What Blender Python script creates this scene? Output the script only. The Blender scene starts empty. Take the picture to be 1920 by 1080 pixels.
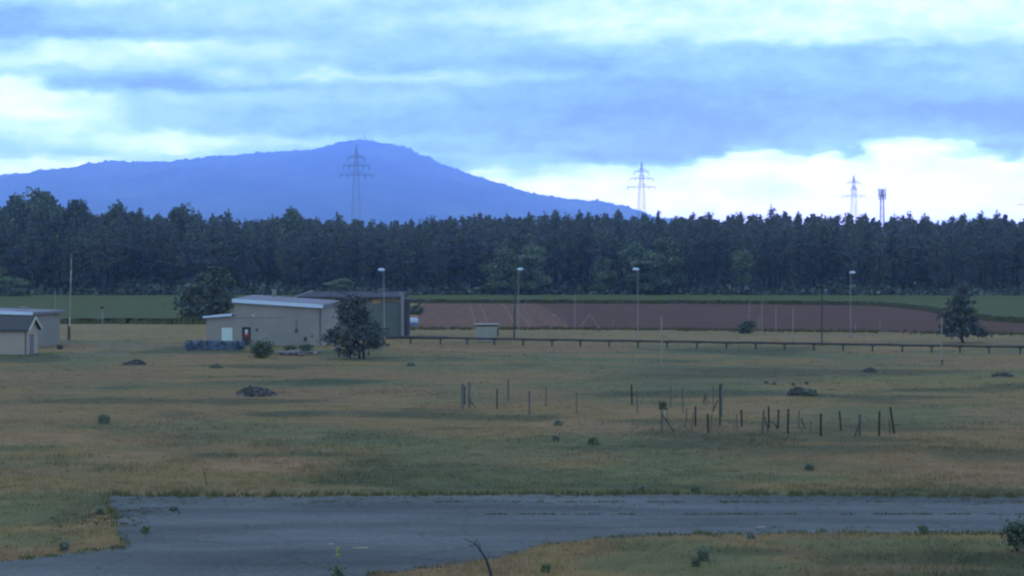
import bpy, math, random
import numpy as np
from mathutils import Vector, Matrix

random.seed(7)
RNG = np.random.default_rng(11)
scene = bpy.context.scene
COL = scene.collection

# ------------------------------------------------------------------ camera
H, F, YH, CX = 10.0, 4000.0, 478.0, 960.0          # eye height (m), focal length and horizon of the 1920 px photograph
cam_d = bpy.data.cameras.new('camera')
cam = bpy.data.objects.new('camera', cam_d)
COL.objects.link(cam)
cam.location = (0, 0, H)
cam.rotation_euler = (math.radians(90), 0, 0)
cam_d.sensor_width = 36.0
cam_d.lens = 36.0 * F / 1920.0
cam_d.shift_y = -(540 - YH) / 1920.0
cam_d.clip_start = 0.5
cam_d.clip_end = 30000
scene.camera = cam

def gp(px, py, z=0.0):                              # ground point seen at a pixel of the photograph
    d = F * (H - z) / (py - YH)
    return ((px - CX) * d / F, d)
def zat(py, d): return H - (py - YH) * d / F
def xat(px, d): return (px - CX) * d / F

# ------------------------------------------------------------------ render settings
scene.view_settings.view_transform = 'Standard'
scene.view_settings.look = 'None'
scene.view_settings.exposure = 0.0
scene.view_settings.gamma = 1.0
scene.render.engine = 'CYCLES'
scene.cycles.use_denoising = True
scene.cycles.max_bounces = 5
scene.cycles.diffuse_bounces = 2
scene.cycles.volume_bounces = 1
scene.cycles.filter_width = 2.3

# ------------------------------------------------------------------ sky
HZ_BLUE = 6.5
world = bpy.data.worlds.new('World')
scene.world = world
world.use_nodes = True
wn, wl = world.node_tree.nodes, world.node_tree.links
wn.clear()
SUN_EL, SUN_AZ = math.radians(38), math.radians(-60)
# brightness of the cloud deck (0 dark cloud base .. 1 bright gap), rows of elevation, thirteen bearings
SKY_ROWS = [
 (-60, [.70,.70,.65,.60,.65,.65,.65,.75,.80,.80,.80,.80,.80]),
 (0,   [.50,.65,.65,.60,.66,.58,.55,.76,.82,.86,.86,.84,.84]),
 (40,  [.12,.42,.50,.60,.62,.60,.74,.85,.86,.86,.86,.84,.84]),
 (70,  [.10,.08,.30,.42,.48,.42,.40,.70,.74,.76,.84,.74,.80]),
 (95,  [.42,.72,.74,.62,.55,.40,.40,.46,.40,.34,.30,.44,.55]),
 (122, [.76,.78,.66,.42,.42,.32,.24,.22,.30,.34,.34,.50,.42]),
 (143, [.60,.50,.40,.60,.72,.62,.46,.40,.30,.28,.25,.34,.40]),
 (162, [.92,.26,.16,.32,.44,.34,.24,.20,.18,.22,.24,.30,.38]),
 (185, [.97,.88,.62,.60,.50,.40,.20,.14,.12,.10,.20,.30,.34]),
 (215, [.92,.86,.55,.40,.34,.28,.18,.10,.06,.08,.08,.03,.05]),
 (245, [.76,.72,.50,.34,.24,.22,.14,.08,.06,.06,.12,.18,.06]),
 (262, [.58,.66,.86,.60,.60,.30,.14,.12,.08,.06,.14,.30,.14]),
 (275, [(0,.5),(200,.6),(300,.9),(400,.75),(560,.45),(800,.25),(1100,.12),(1380,.06),(1410,.35),(1450,.1),(1600,.1),(1630,.7),(1700,.9),(1760,.75),(1800,.15),(1920,.15)]),
 (287, [(0,.46),(200,.5),(320,.84),(420,.6),(560,.4),(800,.25),(1100,.1),(1370,.1),(1400,.9),(1470,.75),(1520,.3),(1600,.15),(1625,.9),(1750,.98),(1800,.6),(1850,.25),(1920,.5)]),
 (297, [(0,.55),(160,.75),(480,.5),(800,.35),(1000,.3),(1150,.15),(1330,.1),(1380,.85),(1500,.9),(1600,.7),(1700,1),(1820,.7),(1860,.3),(1890,.4),(1910,.9)]),
 (307, [(0,.8),(130,.95),(480,.5),(820,.3),(900,.45),(1000,.35),(1150,.3),(1300,.25),(1370,.85),(1450,.98),(1800,1),(1850,.6),(1880,.55),(1915,.95)]),
 (318, [(0,.9),(160,.95),(480,.5),(850,.3),(900,.85),(960,.55),(1080,.65),(1150,.85),(1220,.8),(1300,.85),(1400,1),(1920,.97)]),
 (340, [.95,.95,.80,.60,.60,.80,.92,.96,1.0,1.0,1.0,1.0,.98]),
 (400, [.95,.95,.90,.90,.90,.90,.97,1.0,1.0,1.0,1.0,1.0,1.0]),
]
def N(t, **kw):
    n = wn.new(t)
    for k, v in kw.items(): setattr(n, k, v)
    return n
def M(op, a, b=None, c=None, clamp=False):
    n = N('ShaderNodeMath', operation=op); n.use_clamp = clamp
    for i, s in enumerate((a, b, c)):
        if s is None: continue
        if isinstance(s, (int, float)): n.inputs[i].default_value = s
        else: wl.new(s, n.inputs[i])
    return n.outputs[0]
tc = N('ShaderNodeTexCoord')
sep = N('ShaderNodeSeparateXYZ'); wl.new(tc.outputs['Generated'], sep.inputs[0])
dx, dy, dz = sep.outputs
hor = M('SQRT', M('ADD', M('MULTIPLY', dx, dx), M('ADD', M('MULTIPLY', dy, dy), 1e-6)))
az = M('ARCTAN2', dx, dy)
el = M('DIVIDE', dz, M('ADD', hor, 0.02))
el = M('MULTIPLY', el, 1.02)
cmb = N('ShaderNodeCombineXYZ'); wl.new(az, cmb.inputs[0]); wl.new(el, cmb.inputs[1])
mp = N('ShaderNodeMapping'); mp.inputs['Scale'].default_value = (13, 46, 1)
wl.new(cmb.outputs[0], mp.inputs[0])
nz1 = N('ShaderNodeTexNoise'); nz1.inputs['Scale'].default_value = 1.0; nz1.inputs['Detail'].default_value = 7; nz1.inputs['Roughness'].default_value = .55
wl.new(mp.outputs[0], nz1.inputs[0])
mp2 = N('ShaderNodeMapping'); mp2.inputs['Scale'].default_value = (48, 92, 1); mp2.inputs['Location'].default_value = (3.1, 7.7, 0)
wl.new(cmb.outputs[0], mp2.inputs[0])
nz2 = N('ShaderNodeTexNoise'); nz2.inputs['Scale'].default_value = 1.0; nz2.inputs['Detail'].default_value = 5; nz2.inputs['Roughness'].default_value = .6
wl.new(mp2.outputs[0], nz2.inputs[0])
sc1 = N('ShaderNodeSeparateColor'); wl.new(nz1.outputs['Color'], sc1.inputs[0])
sc2 = N('ShaderNodeSeparateColor'); wl.new(nz2.outputs['Color'], sc2.inputs[0])
elD = M('ADD', el, M('ADD', M('MULTIPLY', M('SUBTRACT', sc1.outputs[0], .5), .0135), M('MULTIPLY', M('SUBTRACT', sc2.outputs[0], .5), .0095)))
azD = M('ADD', az, M('ADD', M('MULTIPLY', M('SUBTRACT', sc1.outputs[1], .5), .05), M('MULTIPLY', M('SUBTRACT', sc2.outputs[1], .5), .036)))
u01 = M('DIVIDE', M('ADD', azD, .3), .6, clamp=True)
val = None
rows = sorted([((YH - y) / F, vals) for y, vals in SKY_ROWS])
prev_v = None
for v, vals in rows:
    r = N('ShaderNodeValToRGB'); r.color_ramp.interpolation = 'EASE'
    cr = r.color_ramp
    if not isinstance(vals[0], tuple): vals = [(i * 160, t) for i, t in enumerate(vals)]
    pts = [((math.atan((x_ - 960) / F) + .3) / .6, t) for x_, t in vals]
    while len(cr.elements) < len(pts): cr.elements.new(0.5)
    for e, (p, t) in zip(cr.elements, pts):
        e.position = p; e.color = (t, t, t, 1)
    wl.new(u01, r.inputs[0])
    if val is None: val = r.outputs[0]
    else:
        mr = N('ShaderNodeMapRange', interpolation_type='SMOOTHSTEP')
        mr.inputs['From Min'].default_value = prev_v; mr.inputs['From Max'].default_value = v
        wl.new(elD, mr.inputs['Value'])
        mx = N('ShaderNodeMix', data_type='FLOAT')
        wl.new(mr.outputs[0], mx.inputs[0]); wl.new(val, mx.inputs[2]); wl.new(r.outputs[0], mx.inputs[3])
        val = mx.outputs[0]
    prev_v = v
# generic broken overcast for the rest of the dome
mpg = N('ShaderNodeMapping'); mpg.inputs['Scale'].default_value = (1.6, 1.6, 7)
wl.new(tc.outputs['Generated'], mpg.inputs[0])
nzg = N('ShaderNodeTexNoise'); nzg.inputs['Scale'].default_value = 1.6; nzg.inputs['Detail'].default_value = 6
wl.new(mpg.outputs[0], nzg.inputs[0])
gen = M('MULTIPLY_ADD', M('SUBTRACT', nzg.outputs[0], .5), 2.4, .45, clamp=True)
mk1 = N('ShaderNodeMapRange', interpolation_type='SMOOTHSTEP'); wl.new(M('ABSOLUTE', az), mk1.inputs[0])
mk1.inputs[1].default_value = .95; mk1.inputs[2].default_value = .45
mk2 = N('ShaderNodeMapRange', interpolation_type='SMOOTHSTEP'); wl.new(el, mk2.inputs[0])
mk2.inputs[1].default_value = .20; mk2.inputs[2].default_value = .13
mask = M('MULTIPLY', mk1.outputs[0], mk2.outputs[0])
# fine wisps
mp3 = N('ShaderNodeMapping'); mp3.inputs['Scale'].default_value = (110, 190, 1); mp3.inputs['Location'].default_value = (1.7, 3.3, 0)
wl.new(cmb.outputs[0], mp3.inputs[0])
nz3 = N('ShaderNodeTexNoise'); nz3.inputs['Scale'].default_value = 1.0; nz3.inputs['Detail'].default_value = 4; nz3.inputs['Roughness'].default_value = .6
wl.new(mp3.outputs[0], nz3.inputs[0])
fine = M('ADD', M('MULTIPLY', M('SUBTRACT', sc1.outputs[2], .5), .58), M('ADD', M('MULTIPLY', M('SUBTRACT', sc2.outputs[2], .5), .46), M('MULTIPLY', M('SUBTRACT', nz3.outputs[0], .5), .26)))
mxg = N('ShaderNodeMix', data_type='FLOAT')
wl.new(mask, mxg.inputs[0]); wl.new(gen, mxg.inputs[2]); wl.new(M('ADD', val, fine), mxg.inputs[3])
rmp = N('ShaderNodeValToRGB'); cr = rmp.color_ramp
SKYCOL = [(0.0, (.205, .405, 1.0)), (.28, (.280, .575, 1.0)), (.55, (.41, .745, 1.0)), (.80, (.66, .98, 1.0)), (1.0, (.98, 1.08, 1.0))]
while len(cr.elements) < len(SKYCOL): cr.elements.new(.5)
for e, (p, c) in zip(cr.elements, SKYCOL):
    e.position = p; e.color = (*c, 1)
wl.new(mxg.outputs[0], rmp.inputs[0])
# low in the sky the cloud light reaches us through the haze: brighter clouds behind it
HAZE_K, HAZE_S = 1.2e-4, (.195, .42)
path = M('MINIMUM', 13100.0, M('DIVIDE', 680.0, M('MAXIMUM', el, .01)))
Tr = M('EXPONENT', M('MULTIPLY', path, -HAZE_K))
srgb = N('ShaderNodeSeparateColor'); wl.new(rmp.outputs[0], srgb.inputs[0])
chan = []
for k in (0, 1):
    comp = M('DIVIDE', M('SUBTRACT', srgb.outputs[k], M('MULTIPLY', M('SUBTRACT', 1.0, Tr), HAZE_S[k])), Tr)
    mk = N('ShaderNodeMix', data_type='FLOAT'); wl.new(mask, mk.inputs[0]); wl.new(srgb.outputs[k], mk.inputs[2]); wl.new(M('MAXIMUM', comp, .03), mk.inputs[3])
    chan.append(mk.outputs[0])
low = N('ShaderNodeMapRange', interpolation_type='SMOOTHSTEP'); wl.new(el, low.inputs[0]); low.inputs[1].default_value = .26; low.inputs[2].default_value = .12
mka = N('ShaderNodeMapRange', interpolation_type='SMOOTHSTEP'); wl.new(M('ABSOLUTE', az), mka.inputs[0]); mka.inputs[1].default_value = .75; mka.inputs[2].default_value = .35
blue = M('MULTIPLY_ADD', M('MULTIPLY', low.outputs[0], mka.outputs[0]), HZ_BLUE - 1.25, 1.25)
cc = N('ShaderNodeCombineColor'); wl.new(chan[0], cc.inputs[0]); wl.new(chan[1], cc.inputs[1]); wl.new(blue, cc.inputs[2])
sky = N('ShaderNodeTexSky', sky_type='NISHITA'); sky.sun_disc = False
sky.sun_elevation = SUN_EL; sky.sun_rotation = SUN_AZ
sks = N('ShaderNodeVectorMath', operation='SCALE'); wl.new(sky.outputs[0], sks.inputs[0]); sks.inputs['Scale'].default_value = .10
mxs = N('ShaderNodeMix', data_type='RGBA'); mxs.inputs[0].default_value = .92
wl.new(sks.outputs[0], mxs.inputs[6]); wl.new(cc.outputs[0], mxs.inputs[7])
bg = N('ShaderNodeBackground'); bg.inputs['Strength'].default_value = 1.0
wl.new(mxs.outputs[2], bg.inputs[0])
wo = N('ShaderNodeOutputWorld'); wl.new(bg.outputs[0], wo.inputs[0])
world.cycles.sampling_method = 'MANUAL'; world.cycles.sample_map_resolution = 1024

sun_d = bpy.data.lights.new('sun', 'SUN'); sun_d.energy = 0.5; sun_d.angle = math.radians(20); sun_d.color = (1, .93, .84)
sun = bpy.data.objects.new('sun', sun_d); COL.objects.link(sun)
sun.rotation_euler = Vector((math.sin(SUN_AZ) * math.cos(SUN_EL), math.cos(SUN_AZ) * math.cos(SUN_EL), math.sin(SUN_EL))).to_track_quat('Z', 'Y').to_euler()

# ------------------------------------------------------------------ helpers
E_SKY = np.array([.57, .88, 1.85])                    # light that a level surface gets, used to turn observed tones into base colours
def lin(c):
    c = np.asarray(c, float) / 255.
    return np.where(c <= .04045, c / 12.92, ((c + .055) / 1.055) ** 2.4)
def alb(r, g, b, k=1.0):
    return np.clip(lin((r, g, b)) / (E_SKY * k), .005, .85)

def noise2(x, y, s, seed=0, octaves=4, rough=.5):
    tab = np.random.default_rng(seed).random((256, 256))
    x = np.asarray(x, float) * s; y = np.asarray(y, float) * s
    out = 0; amp = 1; tot = 0
    for o in range(octaves):
        xi = np.floor(x).astype(int); yi = np.floor(y).astype(int)
        fx = x - xi; fy = y - yi
        fx = fx * fx * (3 - 2 * fx); fy = fy * fy * (3 - 2 * fy)
        a = tab[xi % 256, yi % 256]; b = tab[(xi + 1) % 256, yi % 256]
        c = tab[xi % 256, (yi + 1) % 256]; d = tab[(xi + 1) % 256, (yi + 1) % 256]
        out = out + amp * ((a * (1 - fx) + b * fx) * (1 - fy) + (c * (1 - fx) + d * fx) * fy)
        tot += amp; amp *= rough; x = x * 2.03 + 17.3; y = y * 2.03 + 5.1
    return out / tot

def sstep(a, b, x):
    t = np.clip((x - a) / (b - a), 0, 1); return t * t * (3 - 2 * t)

def mat(name, base, rough=.85, var=.25, scale=2.0, detail=5, island=0.0, attr=None, second=None, metallic=0.0, bump=0.0, stretch=(1, 1, 1), coord='Object', spec=.03, transl=0.0):
    m = bpy.data.materials.new(name); m.use_nodes = True
    n, l = m.node_tree.nodes, m.node_tree.links
    p = n['Principled BSDF']
    p.inputs['Roughness'].default_value = rough
    p.inputs['Metallic'].default_value = metallic
    p.inputs['Specular IOR Level'].default_value = spec
    tcn = n.new('ShaderNodeTexCoord')
    mpn = n.new('ShaderNodeMapping'); mpn.inputs['Scale'].default_value = stretch
    if coord == 'Position':
        g = n.new('ShaderNodeNewGeometry'); l.new(g.outputs['Position'], mpn.inputs[0])
    else: l.new(tcn.outputs['Object'], mpn.inputs[0])
    nz = n.new('ShaderNodeTexNoise'); nz.inputs['Scale'].default_value = scale; nz.inputs['Detail'].default_value = detail
    nz.inputs['Roughness'].default_value = .62
    l.new(mpn.outputs[0], nz.inputs[0])
    mr = n.new('ShaderNodeMapRange'); mr.inputs[1].default_value = .3; mr.inputs[2].default_value = .7
    mr.inputs[3].default_value = 1 - var; mr.inputs[4].default_value = 1 + var
    l.new(nz.outputs[0], mr.inputs[0])
    if attr:
        at = n.new('ShaderNodeAttribute'); at.attribute_name = attr; src = at.outputs['Color']
    elif second is not None:
        nz3 = n.new('ShaderNodeTexNoise'); nz3.inputs['Scale'].default_value = scale * .35; nz3.inputs['Detail'].default_value = 4
        l.new(mpn.outputs[0], nz3.inputs[0])
        rp = n.new('ShaderNodeValToRGB'); rp.color_ramp.elements[0].position = .42; rp.color_ramp.elements[1].position = .62
        rp.color_ramp.elements[0].color = (*base, 1); rp.color_ramp.elements[1].color = (*second, 1)
        l.new(nz3.outputs[0], rp.inputs[0]); src = rp.outputs[0]
    else:
        rgb = n.new('ShaderNodeRGB'); rgb.outputs[0].default_value = (*base, 1); src = rgb.outputs[0]
    vm = n.new('ShaderNodeVectorMath'); vm.operation = 'SCALE'
    l.new(src, vm.inputs[0])
    fac = mr.outputs[0]
    if island:
        g2 = n.new('ShaderNodeNewGeometry')
        mi = n.new('ShaderNodeMapRange'); mi.inputs[3].default_value = 1 - island; mi.inputs[4].default_value = 1 + island
        l.new(g2.outputs['Random Per Island'], mi.inputs[0])
        oi = n.new('ShaderNodeObjectInfo')
        mo = n.new('ShaderNodeMapRange'); mo.inputs[3].default_value = 1 - island * .5; mo.inputs[4].default_value = 1 + island * .5
        l.new(oi.outputs['Random'], mo.inputs[0])
        m1 = n.new('ShaderNodeMath'); m1.operation = 'MULTIPLY'; l.new(fac, m1.inputs[0]); l.new(mi.outputs[0], m1.inputs[1])
        m2 = n.new('ShaderNodeMath'); m2.operation = 'MULTIPLY'; l.new(m1.outputs[0], m2.inputs[0]); l.new(mo.outputs[0], m2.inputs[1])
        fac = m2.outputs[0]
    l.new(fac, vm.inputs['Scale'])
    l.new(vm.outputs[0], p.inputs['Base Color'])
    if bump:
        b = n.new('ShaderNodeBump'); b.inputs['Strength'].default_value = bump; b.inputs['Distance'].default_value = .05
        l.new(nz.outputs[0], b.inputs['Height']); l.new(b.outputs[0], p.inputs['Normal'])
    if transl:
        tr = n.new('ShaderNodeBsdfTranslucent'); l.new(vm.outputs[0], tr.inputs[0])
        ms = n.new('ShaderNodeMixShader'); ms.inputs[0].default_value = transl
        l.new(p.outputs[0], ms.inputs[1]); l.new(tr.outputs[0], ms.inputs[2])
        l.new(ms.outputs[0], n['Material Output'].inputs[0])
    return m

def np_mesh(name, verts, faces, material, smooth=False, colors=None, cname='tint'):
    """verts (n,3); faces (m,3) or (m,4) array"""
    me = bpy.data.meshes.new(name)
    verts = np.asarray(verts, np.float32); faces = np.asarray(faces, np.int32)
    k = faces.shape[1]
    me.vertices.add(len(verts)); me.vertices.foreach_set('co', verts.ravel())
    me.loops.add(faces.size); me.loops.foreach_set('vertex_index', faces.ravel())
    me.polygons.add(len(faces)); me.polygons.foreach_set('loop_start', np.arange(0, faces.size, k, dtype=np.int32))
    me.update(calc_edges=True)
    if smooth: me.polygons.foreach_set('use_smooth', np.ones(len(faces), bool))
    if colors is not None:
        a = me.color_attributes.new(cname, 'FLOAT_COLOR', 'POINT')
        a.data.foreach_set('color', np.concatenate([colors, np.ones((len(colors), 1))], 1).astype(np.float32).ravel())
    me.materials.append(material)
    return me

def link(name, me, parent=None, loc=None):
    o = bpy.data.objects.new(name, me); COL.objects.link(o)
    if parent: o.parent = parent
    if loc is not None: o.location = loc
    return o
def empty(name, loc, rz=0):
    o = bpy.data.objects.new(name, None); COL.objects.link(o); o.location = loc; o.rotation_euler = (0, 0, rz); o.empty_display_size = .2
    return o
def tag(o, label=None, cat=None, group=None, kind=None):
    if label: o['label'] = label
    if cat: o['category'] = cat
    if group: o['group'] = group
    if kind: o['kind'] = kind
    return o

class MB:
    def __init__(s): s.v = []; s.f = []
    def box(s, x0, x1, y0, y1, z0, z1):
        b = len(s.v)
        s.v += [(x0, y0, z0), (x1, y0, z0), (x1, y1, z0), (x0, y1, z0), (x0, y0, z1), (x1, y0, z1), (x1, y1, z1), (x0, y1, z1)]
        s.f += [tuple(b + i for i in q) for q in ((0, 3, 2, 1), (4, 5, 6, 7), (0, 1, 5, 4), (1, 2, 6, 5), (2, 3, 7, 6), (3, 0, 4, 7))]
        return s
    def hexa(s, lo, hi):                              # two quads of four points
        b = len(s.v); s.v += list(lo) + list(hi)
        s.f += [tuple(b + i for i in q) for q in ((0, 3, 2, 1), (4, 5, 6, 7), (0, 1, 5, 4), (1, 2, 6, 5), (2, 3, 7, 6), (3, 0, 4, 7))]
        return s
    def tube(s, p0, p1, r0, r1=None, n=8):
        r1 = r0 if r1 is None else r1
        p0, p1 = Vector(p0), Vector(p1); d = (p1 - p0).normalized()
        a = d.orthogonal().normalized(); c = d.cross(a)
        b = len(s.v)
        for p, r in ((p0, r0), (p1, r1)):
            for i in range(n):
                t = 2 * math.pi * i / n
                s.v.append(tuple(p + a * (r * math.cos(t)) + c * (r * math.sin(t))))
        for i in range(n): s.f.append((b + i, b + (i + 1) % n, b + n + (i + 1) % n, b + n + i))
        s.f.append(tuple(b + i for i in range(n))[::-1]); s.f.append(tuple(b + n + i for i in range(n)))
        return s
    def path(s, pts, radii, n=7):
        for i in range(len(pts) - 1): s.tube(pts[i], pts[i + 1], radii[i], radii[i + 1], n)
        return s
    def mesh(s, name, m):
        me = bpy.data.meshes.new(name); me.from_pydata(s.v, [], s.f); me.update(); me.materials.append(m); return me
    def build(s, name, m, parent=None, loc=None, bevel=0):
        o = link(name, s.mesh(name, m), parent, loc)
        if bevel:
            bv = o.modifiers.new('bevel', 'BEVEL'); bv.width = bevel; bv.segments = 2
        return o

def leaves(pts, size, rng, squash=1.0, tri=False):
    """one small ragged leaf-clump face per point, random orientation"""
    pts = np.asarray(pts); n = len(pts)
    size = np.broadcast_to(size, (n,)) * rng.uniform(.55, 1.3, n)
    a = rng.normal(size=(n, 3)); a[:, 2] *= squash; a /= np.linalg.norm(a, axis=1)[:, None]
    b = rng.normal(size=(n, 3)); b = np.cross(a, b); b /= np.linalg.norm(b, axis=1)[:, None]
    s = size[:, None]
    c = []
    for (u, v) in ((-.5, -.35), (.45, -.5), (.6, .3), (-.3, .55)):
        j = rng.uniform(.7, 1.3, (n, 1)); c.append(pts + a * s * u * j + b * s * v * j)
    V = np.stack(c, 1).reshape(-1, 3)
    Fc = np.arange(n * 4).reshape(-1, 4)
    return V, Fc

# ------------------------------------------------------------------ ground colour field (soil, dry grass, green growth)
FL = 1.34
def fa(*c): return np.clip(lin(c) / E_SKY * FL * np.array([1.0, .95, .86]), .01, .8)
G_GREEN = fa(75, 89, 81); G_BROWN = fa(94, 90, 84); G_OCHRE = fa(94, 93, 81); G_DARK = fa(46, 64, 61); G_PINK = fa(106, 100, 97); G_STRAW = fa(100, 101, 90)
G_LIME = fa(86, 100, 80)
def ell(X, Y, px, py, rx, ry, seed=3):
    x, d = gp(px, py); ax = rx * d / F; ay = ry * d * d / (F * H)
    n = noise2(X, Y, .35, seed, 4) - .5
    r = np.sqrt(((X - x) / ax) ** 2 + ((Y - d) / ay) ** 2) + n * 1.1
    return 1 - sstep(.6, 1.15, r)
PATCH = [ # px, py, rx, ry, colour, strength
 (620, 716, 120, 8, G_DARK, .9), (450, 718, 90, 6, G_DARK, .4), (560, 776, 150, 7, G_DARK, .85), (330, 775, 70, 7, G_DARK, .5), (720, 778, 60, 5, G_DARK, .6),
 (1730, 713, 200, 9, G_LIME, .75), (1900, 700, 90, 10, G_LIME, .5), (1750, 738, 240, 5, G_STRAW, .7), (1500, 728, 60, 6, G_STRAW, .4),
 (480, 870, 150, 16, G_PINK, .85), (250, 860, 120, 16, G_PINK, .6), (60, 815, 130, 16, G_PINK, .5), (1100, 800, 160, 14, G_PINK, .7), (1350, 800, 160, 12, G_PINK, .45), (1000, 855, 200, 14, G_PINK, .5),
 (1850, 890, 150, 14, G_PINK, .6), (1500, 880, 200, 14, G_BROWN, .5),
 (200, 770, 180, 16, G_OCHRE, .7), (350, 730, 130, 10, G_OCHRE, .6), (1000, 770, 160, 9, G_OCHRE, .8), (1400, 758, 140, 12, G_OCHRE, .7), (100, 720, 150, 12, G_BROWN, .7), (420, 698, 90, 8, G_BROWN, .5),
 (1850, 850, 160, 18, G_DARK, .55), (1550, 845, 190, 12, G_DARK, .45), (700, 820, 90, 16, G_DARK, .4), (330, 815, 150, 14, G_DARK, .35), (60, 950, 170, 45, G_GREEN, .9), (150, 960, 60, 30, G_DARK, .5), (800, 900, 300, 9, G_GREEN, .5),
 (1000, 700, 250, 14, G_BROWN, .4), (740, 750, 120, 10, G_STRAW, .5), (170, 665, 60, 3, alb(92, 104, 116), .6), (250, 650, 80, 5, alb(92, 104, 112), .5),
 (1300, 1050, 200, 40, G_GREEN, .9), (1650, 1020, 280, 14, G_GREEN, .9), (1400, 1035, 120, 12, G_DARK, .7), (1850, 1060, 90, 30, G_DARK, .6), (1060, 922, 900, 5, G_GREEN, .8), (1100, 890, 300, 14, G_GREEN, .5), (900, 850, 200, 18, G_GREEN, .6), (450, 800, 200, 10, G_GREEN, .7), (1200, 720, 300, 14, G_GREEN, .6), (100, 690, 130, 9, G_GREEN, .6), (820, 690, 200, 8, G_GREEN, .6), (1650, 790, 300, 12, G_GREEN, .5), (1700, 1066, 160, 6, G_PINK, .4), (980, 1030, 90, 20, G_OCHRE, .4), (200, 1000, 60, 20, G_OCHRE, .5), (60, 1010, 120, 20, G_GREEN, .8), (1150, 690, 200, 14, G_GREEN, .5),
]
def field_color(X, Y):
    X = np.asarray(X, float); Y = np.asarray(Y, float)
    n1 = noise2(X * .7, Y * .8, .055, 1, 6)[..., None]; n2 = noise2(X * .5, Y * .8, .16, 2, 6)[..., None]; n3 = noise2(X * .6, Y, .9, 5, 5, .6)[..., None]
    n4 = noise2(X * .5 + 40, Y * .8, .13, 8, 6)[..., None]
    c = G_GREEN * (1 - sstep(.42, .58, n1)) + G_BROWN * sstep(.42, .58, n1)
    t = sstep(.5, .64, n2); c = c * (1 - t) + G_OCHRE * t
    t = sstep(.56, .68, n4) * .75; c = c * (1 - t) + G_DARK * t
    t = sstep(.60, .72, 1 - n4) * .6; c = c * (1 - t) + G_PINK * t
    for px, py, rx, ry, col, s in PATCH:
        t = (ell(X, Y, px, py, rx, ry) * s)[..., None]; c = c * (1 - t) + col * t
    t = (sstep(243, 256, Y + 6 * (n1[..., 0] - .5)) * .7)[..., None]; c = c * (1 - t) + G_STRAW * t
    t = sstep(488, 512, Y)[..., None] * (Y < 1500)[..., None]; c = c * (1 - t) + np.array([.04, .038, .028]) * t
    mean = fa(86, 88, 81); c = mean + (c - mean) * .84
    return c * (1 + (n3 - .5) * .46)

# asphalt outline (photograph pixels on the level ground)
ASPH = [gp(*p) for p in [(-700, 1110), (-300, 1083), (0, 1052), (110, 1040), (232, 1026), (222, 995), (205, 950), (196, 929), (500, 931), (960, 927), (1300, 927), (1920, 932), (2500, 938),
        (2500, 1006), (1900, 1000), (1700, 1001), (1500, 1000), (1250, 1003), (1110, 1010), (1010, 1024), (930, 1046), (820, 1062), (690, 1080), (600, 1130), (-400, 1500)]]
def inside(poly, X, Y):
    X = np.asarray(X); Y = np.asarray(Y); r = np.zeros(X.shape, bool); n = len(poly)
    for i in range(n):
        x0, y0 = poly[i]; x1, y1 = poly[(i + 1) % n]
        if y0 == y1: continue
        c = ((y0 > Y) != (y1 > Y)) & (X < (x1 - x0) * (Y - y0) / (y1 - y0) + x0); r ^= c
    return r
def subdiv(poly, step, jit, seed):
    rg = random.Random(seed); out = []
    for i in range(len(poly)):
        a = Vector(poly[i]); b = Vector(poly[(i + 1) % len(poly)]); k = max(1, int((b - a).length / step))
        nr = (b - a).normalized().orthogonal()
        for j in range(k):
            p = a.lerp(b, j / k) + nr * rg.uniform(-jit, jit); out.append((p.x, p.y))
    return out
ASPHJ = subdiv(ASPH, .8, .14, 4)

# ------------------------------------------------------------------ setting: ground sheet
def axis(fine0, fine1, step, lo, hi, g=1.12):
    a = list(np.arange(fine0, fine1 + step, step)); s = step
    while a[-1] < hi: s *= g; a.append(min(a[-1] + s, hi))
    s = step
    while a[0] > lo: s *= g; a.insert(0, max(a[0] - s, lo))
    return np.array(a)
gx = axis(-75, 75, .55, -5900, 5900); gy = axis(62, 290, .55, -250, 12950)
GX, GY = np.meshgrid(gx, gy)
nx, ny = len(gx), len(gy)
gv = np.stack([GX, GY, np.zeros_like(GX)], -1).reshape(-1, 3)
ii = (np.arange(ny - 1)[:, None] * nx + np.arange(nx - 1)[None]).ravel()
gf = np.stack([ii, ii + 1, ii + nx + 1, ii + nx], 1)
m_ground = mat('meadow', (.2, .2, .1), rough=.95, var=.12, scale=1.4, detail=8, attr='tint', coord='Position', bump=.5)
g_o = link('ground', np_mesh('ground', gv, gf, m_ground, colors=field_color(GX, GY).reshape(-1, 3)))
tag(g_o, kind='structure')

def sheet(name, poly, z, m):
    me = bpy.data.meshes.new(name); me.from_pydata([(x, y, z) for x, y in poly], [], [tuple(range(len(poly)))[::-1]]); me.update()
    if me.polygons[0].normal.z < 0: me.flip_normals()
    me.materials.append(m); return tag(link(name, me), kind='structure')

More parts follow.
